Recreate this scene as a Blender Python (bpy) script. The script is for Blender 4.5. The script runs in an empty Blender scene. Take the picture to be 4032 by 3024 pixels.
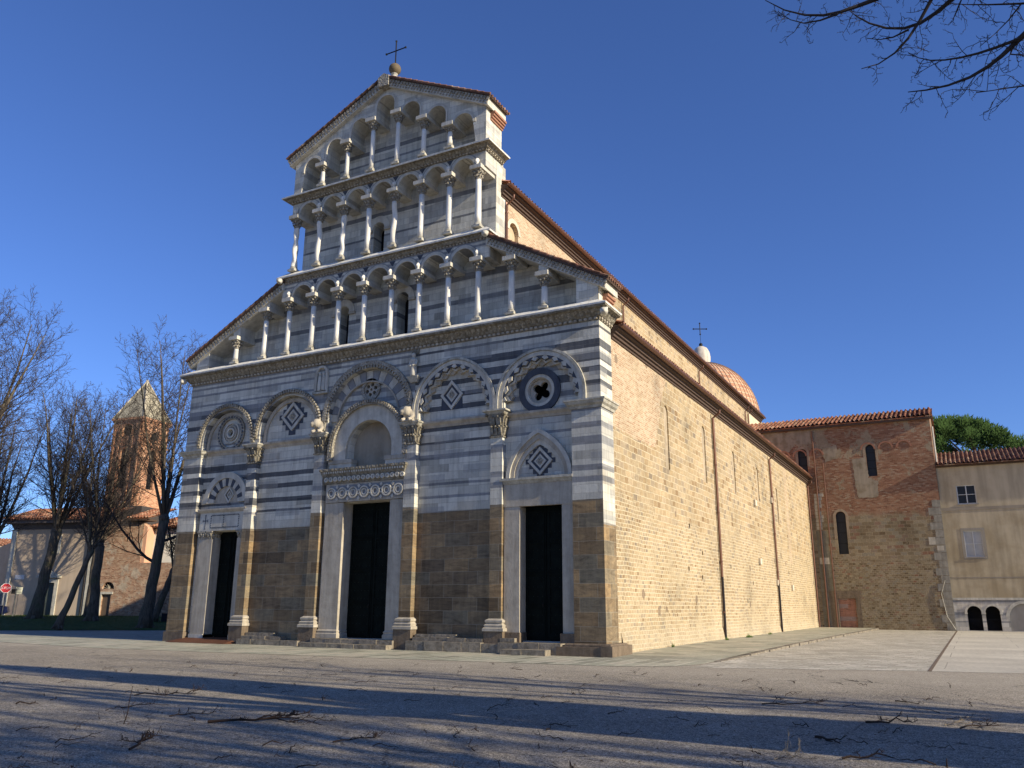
import bpy, bmesh, math, random
from mathutils import Vector, Matrix
from mathutils.geometry import tessellate_polygon
PI = math.pi
random.seed(7)
S = bpy.context.scene
COL = S.collection

# ------------------------------------------------------------------ camera
cam_d = bpy.data.cameras.new('camera'); cam = bpy.data.objects.new('camera', cam_d); COL.objects.link(cam)
cam_d.sensor_fit = 'HORIZONTAL'; cam_d.sensor_width = 36.0; cam_d.lens = 3256 / 4032 * 36
cam_d.clip_start = 0.1; cam_d.clip_end = 3000
cam.matrix_world = Matrix(((0.88083371, 0.11826441, 0.45841629, 10.443), (0.4733978, -0.2305514, -0.8501415, -26.499),
                           (0.00514703, 0.96584656, -0.25906356, 1.6), (0, 0, 0, 1)))
S.camera = cam
# ------------------------------------------------------------------ sky and sun
SUN_EL, SUN_AZ = math.radians(24.0), math.radians(-4.3)      # azimuth measured from +X towards +Y
sd = Vector((math.cos(SUN_EL) * math.cos(SUN_AZ), math.cos(SUN_EL) * math.sin(SUN_AZ), math.sin(SUN_EL)))
W = bpy.data.worlds.new('World'); S.world = W; W.use_nodes = True
wn = W.node_tree.nodes; wl = W.node_tree.links
sky = wn.new('ShaderNodeTexSky'); sky.sky_type = 'NISHITA'; sky.sun_disc = False
sky.sun_elevation = SUN_EL; sky.sun_rotation = PI / 2 - SUN_AZ
sky.altitude = 600; sky.air_density = 1.0; sky.dust_density = 0.25; sky.ozone_density = 4.0
tint = wn.new('ShaderNodeMix'); tint.data_type = 'RGBA'; tint.blend_type = 'MULTIPLY'; tint.inputs[0].default_value = 1.0
tint.inputs[7].default_value = (0.86, 1.05, 1.56, 1); wl.new(sky.outputs[0], tint.inputs[6])
wl.new(tint.outputs[2], wn['Background'].inputs[0]); wn['Background'].inputs[1].default_value = 0.072
sun_d = bpy.data.lights.new('sun', 'SUN'); sun_d.energy = 5.0; sun_d.angle = math.radians(0.5); sun_d.color = (1.0, 0.885, 0.68)
sun = bpy.data.objects.new('sun', sun_d); COL.objects.link(sun)
sun.rotation_euler = sd.to_track_quat('Z', 'Y').to_euler(); sun.location = (60, -20, 50)
S.view_settings.view_transform = 'Standard'; S.view_settings.look = 'None'
S.view_settings.exposure = 0.54; S.view_settings.gamma = 1.0
S.cycles.max_bounces = 6; S.cycles.diffuse_bounces = 4

# ------------------------------------------------------------------ materials
class NT:
    def __init__(s, name, rough=0.85, spec=0.25):
        s.m = bpy.data.materials.new(name); s.m.use_nodes = True; s.t = s.m.node_tree
        s.b = s.t.nodes['Principled BSDF']; s.b.inputs['Roughness'].default_value = rough
        s.b.inputs['Specular IOR Level'].default_value = spec
        g = s.n('ShaderNodeNewGeometry'); s.pos = g.outputs['Position']
        x = s.n('ShaderNodeSeparateXYZ'); s.l(s.pos, x.inputs[0]); s.x, s.y, s.z = x.outputs
    def n(s, t, **k):
        o = s.t.nodes.new(t)
        for a, b in k.items(): setattr(o, a, b)
        return o
    def l(s, a, b): s.t.links.new(a, b)
    def put(s, sock, v):
        if isinstance(v, (int, float)): sock.default_value = v
        elif isinstance(v, (tuple, list)): sock.default_value = tuple(v) + ((1,) if len(v) == 3 and len(sock.default_value) == 4 else ())
        else: s.l(v, sock)
    def math(s, op, a, b=0.0, c=None, clamp=False):
        o = s.n('ShaderNodeMath', operation=op, use_clamp=clamp); s.put(o.inputs[0], a); s.put(o.inputs[1], b)
        if c is not None: s.put(o.inputs[2], c)
        return o.outputs[0]
    def comb(s, a, b, c=0.0):
        o = s.n('ShaderNodeCombineXYZ'); s.put(o.inputs[0], a); s.put(o.inputs[1], b); s.put(o.inputs[2], c); return o.outputs[0]
    def noise(s, scale, detail=4, rough=0.6, vec=None, out=0, dist=0):
        o = s.n('ShaderNodeTexNoise'); o.inputs['Scale'].default_value = scale; o.inputs['Detail'].default_value = detail
        o.inputs['Roughness'].default_value = rough; o.inputs['Distortion'].default_value = dist
        s.l(vec if vec is not None else s.pos, o.inputs['Vector']); return o.outputs[out]
    def mix(s, f, a, b, mode='MIX'):
        o = s.n('ShaderNodeMix', data_type='RGBA', blend_type=mode); o.clamp_factor = True
        s.put(o.inputs[0], f); s.put(o.inputs[6], a); s.put(o.inputs[7], b); return o.outputs[2]
    def ramp(s, f, stops, interp='LINEAR'):
        o = s.n('ShaderNodeValToRGB'); o.color_ramp.interpolation = interp; e = o.color_ramp.elements
        while len(e) < len(stops): e.new(0.5)
        for i, (p, c) in enumerate(stops):
            e[i].position = p; c = (c, c, c) if isinstance(c, (int, float)) else c; e[i].color = tuple(c) + (1,)
        s.put(o.inputs[0], f); return o.outputs[0]
    def smooth(s, v, a, b):
        o = s.n('ShaderNodeMapRange', interpolation_type='SMOOTHSTEP'); s.put(o.inputs[0], v)
        o.inputs[1].default_value = a; o.inputs[2].default_value = b; return o.outputs[0]
    def bump(s, h, strength=0.5, dist=0.03, chain=None):
        o = s.n('ShaderNodeBump'); o.inputs['Strength'].default_value = strength; o.inputs['Distance'].default_value = dist
        s.l(h, o.inputs['Height'])
        if chain is not None: s.l(chain, o.inputs['Normal'])
        s.l(o.outputs[0], s.b.inputs['Normal']); return o.outputs[0]
    def brick(s, vec, w, h, mortar=0.01, msmooth=0.1, off=0.5, c1=(0, 0, 0), c2=(1, 1, 1), cm=(0.5, 0.5, 0.5)):
        o = s.n('ShaderNodeTexBrick'); o.offset = off; s.l(vec, o.inputs['Vector'])
        for k, v in (('Scale', 1), ('Mortar Size', mortar), ('Mortar Smooth', msmooth), ('Brick Width', w), ('Row Height', h)): o.inputs[k].default_value = v
        for k, v in (('Color1', c1), ('Color2', c2), ('Mortar', cm)): o.inputs[k].default_value = v + (1,)
        return o.outputs[0], o.outputs[1]
    def color(s, c): s.put(s.b.inputs['Base Color'], c); return s.m

WHITE = (0.56, 0.535, 0.45); GREY = (0.10, 0.103, 0.106); MID = (0.25, 0.25, 0.245); BROWN = (0.20, 0.165, 0.115)

def stone_courses(name, stripes, brown_top=0.0, axis='x', white=WHITE, row=0.30, wid=0.9, zmax=26.0, light=MID):
    """striped marble: stripes = [(z0, z1, 'g' dark or 'm' paler)], brown stone below brown_top"""
    t = NT(name, 0.75)
    h = t.x if axis == 'x' else t.y
    stops = [(0.0, BROWN if brown_top else white)]
    if brown_top: stops.append((brown_top / zmax, white))
    for a, b, k in sorted(stripes):
        if a > brown_top + 0.01:
            stops += [(a / zmax, GREY if k == 'g' else (0.185, 0.185, 0.18) if k == 'd' else light), (b / zmax, white)]
    zj = t.math('ADD', t.z, t.math('MULTIPLY', t.math('SUBTRACT', t.noise(1.2, 2), 0.5), 0.05))
    zj = t.math('ADD', zj, t.math('MULTIPLY', t.math('SUBTRACT', t.noise(14, 2), 0.5), 0.012))
    base = t.ramp(t.math('DIVIDE', zj, zmax), stops, 'CONSTANT')
    jit = t.noise(2.5, 2, out=1)
    wob = t.math('MULTIPLY', t.math('SUBTRACT', t.noise(1.7, 2), 0.5), 0.04)
    v = t.comb(t.math('ADD', h, wob), t.math('ADD', t.z, wob))
    rnd, mort = t.brick(v, wid, row, 0.006, 0.2)
    v2 = t.comb(t.math('ADD', h, 3.3), t.math('ADD', t.z, wob))
    rnd2, m2 = t.brick(v2, 1.05, 0.47, 0.009, 0.2, off=0.37)
    isb = t.math('LESS_THAN', t.z, brown_top)
    r = t.mix(isb, rnd, rnd2); mo = t.mix(isb, mort, m2)
    # per block tone
    tone = t.ramp(r, [(0, 0.66), (0.12, 0.88), (0.35, 1.0), (0.7, 1.08), (1, 1.2)])
    c = t.mix(1.0, base, tone, 'MULTIPLY')
    btint = t.ramp(r, [(0, (0.52, 0.47, 0.42)), (0.25, (1.12, 1.0, 0.84)), (0.5, (0.80, 0.88, 0.95)), (0.75, (1.55, 1.32, 1.02)), (1, (0.68, 0.64, 0.62))])
    vd = t.n('ShaderNodeMapping'); vd.inputs['Rotation'].default_value = (0, 0.5, 0); vd.inputs['Scale'].default_value = (0.7, 1, 3.2); t.l(t.pos, vd.inputs[0])
    bt2 = t.ramp(t.noise(1.6, 7, 0.72, vec=vd.outputs[0], dist=1.2), [(0.3, (0.55, 0.50, 0.44)), (0.5, (1.0, 0.98, 0.95)), (0.66, (1.35, 1.28, 1.12)), (0.8, (0.8, 0.8, 0.8))])
    btint = t.mix(1.0, btint, bt2, 'MULTIPLY')
    c = t.mix(isb, c, t.mix(1.0, base, btint, 'MULTIPLY'))
    # a few courses lose their dark stone to paler replacements
    rr3, m3 = t.brick(t.comb(t.math('ADD', h, 0.7), t.z), 1.35, 0.31, 0.0, 0.0, off=0.61)
    pale = t.math('GREATER_THAN', rr3, 0.72)
    c = t.mix(t.math('MULTIPLY', t.math('MULTIPLY', pale, t.math('SUBTRACT', 1.0, isb)), 0.50), c, t.mix(0.5, MID, (0.36, 0.36, 0.34)))
    # weathering: vertical rain streaks and blotches
    sv = t.comb(t.math('MULTIPLY', h, 5), t.math('MULTIPLY', t.z, 0.5), t.math('MULTIPLY', t.y, 5))
    st = t.ramp(t.noise(1, 5, 0.7, vec=sv), [(0.3, 0.62), (0.55, 1.0), (0.8, 1.08)])
    c = t.mix(0.75, c, t.mix(1.0, c, st, 'MULTIPLY'))
    vein = t.ramp(t.noise(3.5, 6, 0.7, dist=1.5), [(0.28, 0.66), (0.5, 1.0), (0.75, 1.1)])
    c = t.mix(0.45, c, t.mix(1.0, c, vein, 'MULTIPLY'))
    rust = t.math('MULTIPLY', t.smooth(t.noise(0.6, 4, 0.6), 0.52, 0.7), 0.35)
    c = t.mix(rust, c, t.mix(1.0, c, (1.05, 0.88, 0.68), 'MULTIPLY'))
    c = t.mix(t.math('MULTIPLY', mo, 0.6), c, t.mix(isb, (0.20, 0.18, 0.155), (0.34, 0.29, 0.21)))
    t.color(c)
    hgt = t.math('ADD', t.math('MULTIPLY', t.noise(9, 5, 0.7), 0.6), t.math('MULTIPLY', t.noise(45, 3, 0.7), 0.25))
    b1 = t.bump(hgt, 0.45, 0.035)
    hh = t.math('ADD', t.math('MULTIPLY', r, 0.5), t.math('SUBTRACT', 1.0, mo))
    t.bump(hh, 0.5, 0.012, b1)
    return t.m

def plain_stone(name, col, rough=0.75, var=0.35, scale=3.0, bump=0.35, carved=0.0, dirt=(0.5, 0.46, 0.42)):
    t = NT(name, rough)
    c = t.mix(t.ramp(t.noise(scale, 6, 0.7), [(0.3, 1.0), (0.62, 0.0)]), col, tuple(a * b for a, b in zip(col, dirt)))
    c = t.mix(var, col, c)
    sv = t.comb(t.math('MULTIPLY', t.x, 4), t.math('MULTIPLY', t.y, 4), t.math('MULTIPLY', t.z, 0.5))
    c = t.mix(0.7, c, t.mix(1.0, c, t.ramp(t.noise(1, 4, 0.6, vec=sv), [(0.3, 0.6), (0.6, 1.05)]), 'MULTIPLY'))
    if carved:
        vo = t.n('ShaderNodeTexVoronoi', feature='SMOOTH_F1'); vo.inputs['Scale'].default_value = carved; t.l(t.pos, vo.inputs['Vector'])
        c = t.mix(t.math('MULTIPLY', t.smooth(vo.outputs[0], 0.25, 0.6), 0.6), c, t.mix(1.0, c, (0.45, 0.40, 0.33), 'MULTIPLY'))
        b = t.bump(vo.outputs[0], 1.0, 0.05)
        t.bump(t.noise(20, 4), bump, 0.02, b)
    else:
        t.bump(t.noise(12, 6, 0.7), bump, 0.03)
    return t.color(c)

def rubble(name, kind):
    """sunny south wall / transept masonry, world-space courses along (x+y, z)"""
    t = NT(name, 0.9, 0.15)
    h = t.math('ADD', t.x, t.y)
    n1 = t.math('SUBTRACT', t.noise(1.1, 3), 0.5); n2 = t.math('SUBTRACT', t.noise(5.0, 3), 0.5)
    w = t.math('ADD', t.math('MULTIPLY', n1, 0.09), t.math('MULTIPLY', n2, 0.035))
    w2 = t.math('ADD', t.math('MULTIPLY', n1, 0.12), t.math('MULTIPLY', n2, 0.09))
    v = t.comb(t.math('ADD', h, w2), t.math('ADD', t.z, w))
    rs, ms = t.brick(v, 0.27, 0.15, 0.017, 0.25, off=0.43)         # small stones
    rl, ml = t.brick(v, 0.46, 0.26, 0.016, 0.25, off=0.57)         # larger ashlar
    vb = t.comb(h, t.math('ADD', t.z, t.math('MULTIPLY', n2, 0.02)))
    rb, mb = t.brick(vb, 0.27, 0.082, 0.011, 0.2)                   # bricks
    if kind == 'side':
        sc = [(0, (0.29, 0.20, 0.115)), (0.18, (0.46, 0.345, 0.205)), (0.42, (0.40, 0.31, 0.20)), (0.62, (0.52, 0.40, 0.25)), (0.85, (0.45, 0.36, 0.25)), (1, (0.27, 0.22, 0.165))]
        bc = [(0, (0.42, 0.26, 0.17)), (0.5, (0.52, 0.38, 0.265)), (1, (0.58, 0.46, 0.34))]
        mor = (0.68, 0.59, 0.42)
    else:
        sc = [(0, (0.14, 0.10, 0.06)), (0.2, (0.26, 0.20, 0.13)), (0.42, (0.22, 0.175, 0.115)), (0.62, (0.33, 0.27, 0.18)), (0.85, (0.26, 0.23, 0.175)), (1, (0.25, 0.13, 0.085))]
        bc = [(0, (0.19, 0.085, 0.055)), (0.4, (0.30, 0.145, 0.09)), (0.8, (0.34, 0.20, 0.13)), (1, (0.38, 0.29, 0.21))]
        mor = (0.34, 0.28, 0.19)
    big = t.smooth(t.math('ADD', t.z, t.math('MULTIPLY', t.math('SUBTRACT', t.noise(0.25, 3), 0.5), 4.0)), 4.9, 5.5)
    cs = t.mix(ms, t.ramp(rs, sc), mor); cl = t.mix(ml, t.ramp(rl, sc), mor)
    c = t.mix(big, cs, cl); hgt = t.mix(big, ms, ml)
    # brick zone
    if kind == 'side':
        edge = t.math('ADD', t.math('MULTIPLY', t.math('SUBTRACT', 12.0, t.z), 0.55), t.math('MULTIPLY', t.y, 1.0))
        edge = t.math('ADD', edge, t.math('MULTIPLY', n1, 1.4))
        isbr = t.math('MULTIPLY', t.math('LESS_THAN', edge, 8.0), t.math('GREATER_THAN', t.math('ADD', t.z, t.math('MULTIPLY', n1, 0.3)), 7.9))
        strip = t.math('LESS_THAN', t.math('ABSOLUTE', t.math('ADD', t.math('SUBTRACT', t.y, 34.5), t.math('MULTIPLY', n2, 1.2))), 0.5)
        strip = t.math('MULTIPLY', strip, t.math('GREATER_THAN', t.z, 4.5))
        isbr = t.math('MAXIMUM', isbr, t.math('MULTIPLY', strip, 0.7))
    else:
        isbr = t.smooth(t.math('ADD', t.z, t.math('MULTIPLY', t.math('SUBTRACT', t.noise(0.8, 4, 0.7), 0.5), 2.2)), 8.2, 9.0)
    cb = t.mix(mb, t.ramp(rb, bc), mor if kind == 'side' else (0.28, 0.20, 0.14))
    c = t.mix(isbr, c, cb); hgt = t.mix(isbr, hgt, mb)
    # worn plaster patches
    if kind == 'side':
        pl = t.math('MULTIPLY', t.smooth(t.noise(0.45, 6, 0.75), 0.54, 0.64), 0.55); plc = (0.56, 0.46, 0.31)
    else:
        top = t.math('MULTIPLY', t.smooth(t.z, 12.5, 14.5), 0.06)
        pl = t.smooth(t.math('ADD', t.noise(0.55, 7, 0.75), top), 0.575, 0.60); plc = (0.34, 0.28, 0.20)
    c = t.mix(pl, c, t.mix(0.5, plc, t.mix(1.0, plc, t.ramp(t.noise(2.5, 5), [(0.3, 0.6), (0.7, 1.1)]), 'MULTIPLY')))
    if kind == 'side':   # paler washed zone low down and dark putlog marks
        c = t.mix(t.math('MULTIPLY', t.smooth(t.z, 1.4, 0.2), 0.5), c, (0.52, 0.45, 0.33))
        vo = t.n('ShaderNodeTexVoronoi', feature='F1'); vo.inputs['Scale'].default_value = 0.55; t.l(v, vo.inputs['Vector'])
        c = t.mix(t.math('MULTIPLY', t.math('LESS_THAN', vo.outputs[0], 0.10), 0.8), c, (0.24, 0.18, 0.13))
    big_n = t.ramp(t.noise(0.35, 6, 0.65), [(0.28, (0.60, 0.60, 0.585)), (0.45, (0.86, 0.845, 0.80)), (0.7, (1.0, 0.97, 0.93))])
    c = t.mix(1.0, c, big_n, 'MULTIPLY')
    c = t.mix(0.6, c, t.mix(1.0, c, t.ramp(t.noise(9, 5, 0.7), [(0.3, 0.62), (0.7, 1.2)]), 'MULTIPLY'))
    t.color(c)
    b1 = t.bump(t.noise(10, 6, 0.75), 0.9, 0.06)
    t.bump(t.math('SUBTRACT', 1.0, t.math('MULTIPLY', hgt, t.math('SUBTRACT', 1.0, pl))), 0.55, 0.018, b1)
    return t.m

def plaster(name, col, stain=0.35, scale=0.5):
    t = NT(name, 0.9, 0.1)
    f = t.smooth(t.noise(scale, 7, 0.65), 0.42, 0.66)
    c = t.mix(t.math('MULTIPLY', f, stain), col, tuple(a * b for a, b in zip(col, (0.62, 0.57, 0.48))))
    sv = t.comb(t.math('MULTIPLY', t.math('ADD', t.x, t.y), 2.0), t.math('MULTIPLY', t.z, 0.25))
    c = t.mix(stain, c, t.mix(1.0, c, t.ramp(t.noise(1, 5, 0.6, vec=sv), [(0.35, 0.62), (0.6, 1.05)]), 'MULTIPLY'))
    t.bump(t.noise(14, 5, 0.7), 0.25, 0.02)
    return t.color(c)

def simple(name, col, rough=0.6, metal=0.0, var=0.25, scale=6, spec=0.3, bump=0.15):
    t = NT(name, rough, spec); t.b.inputs['Metallic'].default_value = metal
    c = t.mix(var, col, t.mix(1.0, col, t.ramp(t.noise(scale, 5, 0.7), [(0.3, 0.35), (0.7, 1.35)]), 'MULTIPLY'))
    if bump: t.bump(t.noise(scale * 3, 4), bump, 0.01)
    return t.color(c)

def tile_mat(name, base=(0.36, 0.15, 0.085)):
    t = NT(name, 0.85, 0.2)
    vo = t.n('ShaderNodeTexVoronoi', feature='F1'); vo.inputs['Scale'].default_value = 3.5; t.l(t.pos, vo.inputs['Vector'])
    sp = t.n('ShaderNodeSeparateColor'); t.l(vo.outputs['Color'], sp.inputs[0])
    c = t.ramp(sp.outputs[0], [(0, tuple(a * 0.45 for a in base)), (0.4, base), (0.75, tuple(min(1, a * 1.45) for a in base)), (1, (0.40, 0.30, 0.20))])
    c = t.mix(t.math('MULTIPLY', t.smooth(t.noise(1.8, 5, 0.7), 0.48, 0.66), 0.6), c, (0.10, 0.085, 0.06))
    t.bump(t.noise(25, 4), 0.3, 0.02)
    return t.color(c)

def bark(name, a=(0.17, 0.14, 0.105), b=(0.06, 0.047, 0.036)):
    t = NT(name, 0.95, 0.1)
    sv = t.comb(t.math('MULTIPLY', t.x, 6), t.math('MULTIPLY', t.y, 6), t.math('MULTIPLY', t.z, 1.2))
    n = t.noise(1.5, 6, 0.75, vec=sv)
    c = t.mix(t.ramp(n, [(0.35, 0.0), (0.65, 1.0)]), b, a)
    c = t.mix(t.math('MULTIPLY', t.smooth(t.noise(1.2, 4), 0.5, 0.65), 0.4), c, (0.10, 0.11, 0.05))
    t.bump(n, 0.8, 0.06)
    return t.color(c)

def asphalt():
    t = NT('asphalt', 0.9, 0.2)
    c = t.mix(t.ramp(t.noise(60, 4, 0.8), [(0.38, 0.0), (0.62, 1.0)]), (0.105, 0.088, 0.066), (0.47, 0.41, 0.31))
    vo = t.n('ShaderNodeTexVoronoi', feature='F1'); vo.inputs['Scale'].default_value = 75; t.l(t.pos, vo.inputs['Vector'])
    sp = t.n('ShaderNodeSeparateColor'); t.l(vo.outputs['Color'], sp.inputs[0])
    c = t.mix(t.math('MULTIPLY', t.math('GREATER_THAN', sp.outputs[0], 0.72), 0.5), c, (0.62, 0.56, 0.48))
    c = t.mix(t.math('MULTIPLY', t.math('LESS_THAN', sp.outputs[1], 0.25), 0.7), c, (0.05, 0.042, 0.035))
    v2 = t.n('ShaderNodeTexVoronoi', feature='F1'); v2.inputs['Scale'].default_value = 26; t.l(t.pos, v2.inputs['Vector'])
    sp2 = t.n('ShaderNodeSeparateColor'); t.l(v2.outputs['Color'], sp2.inputs[0])
    c = t.mix(0.55, c, t.mix(1.0, c, t.ramp(sp2.outputs[0], [(0, 0.45), (0.5, 1.0), (1, 1.45)]), 'MULTIPLY'))
    c = t.mix(1.0, c, t.ramp(t.noise(0.5, 5, 0.65), [(0.3, 0.78), (0.7, 1.15)]), 'MULTIPLY')
    # leaf dust collected in hollows
    c = t.mix(t.math('MULTIPLY', t.smooth(t.noise(1.3, 7, 0.75), 0.57, 0.68), 0.5), c, (0.15, 0.11, 0.07))
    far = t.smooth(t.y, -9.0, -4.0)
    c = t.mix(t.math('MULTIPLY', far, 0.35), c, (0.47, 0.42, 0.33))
    crk = t.n('ShaderNodeTexVoronoi', feature='DISTANCE_TO_EDGE'); crk.inputs['Scale'].default_value = 0.22
    wv = t.n('ShaderNodeVectorMath', operation='ADD'); t.l(t.pos, wv.inputs[0]); t.l(t.noise(0.8, 5, out=1), wv.inputs[1]); t.l(wv.outputs[0], crk.inputs['Vector'])
    cm = t.math('LESS_THAN', crk.outputs[0], 0.0028)
    c = t.mix(t.math('MULTIPLY', cm, 0.7), c, (0.05, 0.045, 0.04))
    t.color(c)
    b1 = t.bump(vo.outputs[0], 0.7, 0.012); t.bump(t.noise(160, 3, 0.8), 0.6, 0.006, b1)
    return t.m

def paving(name, pal, w, h, ang=0.0, mortar=0.02, mc=(0.45, 0.42, 0.34), scale=1.0, wob=0.02):
    t = NT(name, 0.75, 0.3)
    m = t.n('ShaderNodeMapping'); m.inputs['Rotation'].default_value = (0, 0, ang); t.l(t.pos, m.inputs[0])
    wv = t.n('ShaderNodeVectorMath', operation='SCALE'); t.l(t.noise(1.2, 3, out=1), wv.inputs[0]); wv.inputs['Scale'].default_value = wob * 4
    ad = t.n('ShaderNodeVectorMath', operation='ADD'); t.l(m.outputs[0], ad.inputs[0]); t.l(wv.outputs[0], ad.inputs[1])
    r, mo = t.brick(ad.outputs[0], w, h, mortar, 0.2, off=0.4)
    c = t.ramp(r, pal)
    c = t.mix(1.0, c, t.ramp(t.noise(6, 6, 0.75), [(0.3, 0.7), (0.7, 1.15)]), 'MULTIPLY')
    c = t.mix(1.0, c, t.ramp(t.noise(0.4, 4), [(0.3, 0.82), (0.7, 1.1)]), 'MULTIPLY')
    c = t.mix(t.math('MULTIPLY', mo, 0.85), c, mc)
    t.color(c)
    b1 = t.bump(t.noise(14, 6, 0.75), 0.6, 0.03)
    t.bump(t.math('ADD', t.math('MULTIPLY', r, 0.6), t.math('SUBTRACT', 1.0, mo)), 0.8, 0.012, b1)
    return t.m

M = {}
M['marble'] = plain_stone('marble_plain', (0.58, 0.55, 0.465), var=0.5)
M['column'] = plain_stone('column_marble', (0.76, 0.73, 0.65), var=0.25)
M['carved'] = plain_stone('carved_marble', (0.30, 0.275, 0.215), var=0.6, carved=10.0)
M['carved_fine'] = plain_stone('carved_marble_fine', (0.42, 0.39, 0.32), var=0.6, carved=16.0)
M['ledge'] = plain_stone('ledge_marble', (0.50, 0.475, 0.40), var=0.7, scale=5, dirt=(0.35, 0.33, 0.28))
M['top'] = plain_stone('sun_painted_ledge_marble', (0.78, 0.75, 0.66), var=0.35, scale=6, dirt=(0.5, 0.47, 0.4))  # paler copy of ledge marble, sunlight on the cornice tops put into its colour
M['warm'] = plain_stone('warm_marble', (0.46, 0.41, 0.325), var=0.45)
M['dark'] = plain_stone('dark_marble', (0.075, 0.085, 0.105), var=0.5)
M['midgrey'] = plain_stone('grey_marble', (0.27, 0.275, 0.28), var=0.4)
M['brownstone'] = plain_stone('brown_sandstone', (0.19, 0.145, 0.10), var=0.7, bump=0.8, scale=5)
M['tanplaster'] = plaster('tan_plaster', (0.36, 0.31, 0.235), 0.5, 1.2)
M['void'] = simple('dark_interior', (0.006, 0.006, 0.007), 1.0, var=0, bump=0)
M['tile'] = tile_mat('terracotta_tile', (0.27, 0.115, 0.065)); M['tile_dark'] = tile_mat('old_dark_tile', (0.20, 0.10, 0.065))
M['copper'] = simple('brown_copper', (0.17, 0.085, 0.055), 0.45, 0.5, 0.3, 4, 0.4)
M['eavewood'] = simple('brown_eave', (0.085, 0.055, 0.04), 0.8, 0, 0.4, 5)
M['iron'] = simple('black_iron', (0.012, 0.012, 0.014), 0.6, 0.3, 0.2)
M['brick_red'] = simple('red_brick', (0.32, 0.16, 0.10), 0.9, 0, 0.4, 9)
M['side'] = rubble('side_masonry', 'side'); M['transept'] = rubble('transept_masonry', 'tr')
M['bark'] = bark('bark'); M['twig'] = simple('twig_bark', (0.046, 0.039, 0.036), 0.9, 0, 0.3, 8, 0.1)
M['asphalt'] = asphalt()
M['glass'] = simple('dark_window_glass', (0.02, 0.022, 0.025), 0.35, 0, 0.2, 3, 0.25, 0.05)

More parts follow.
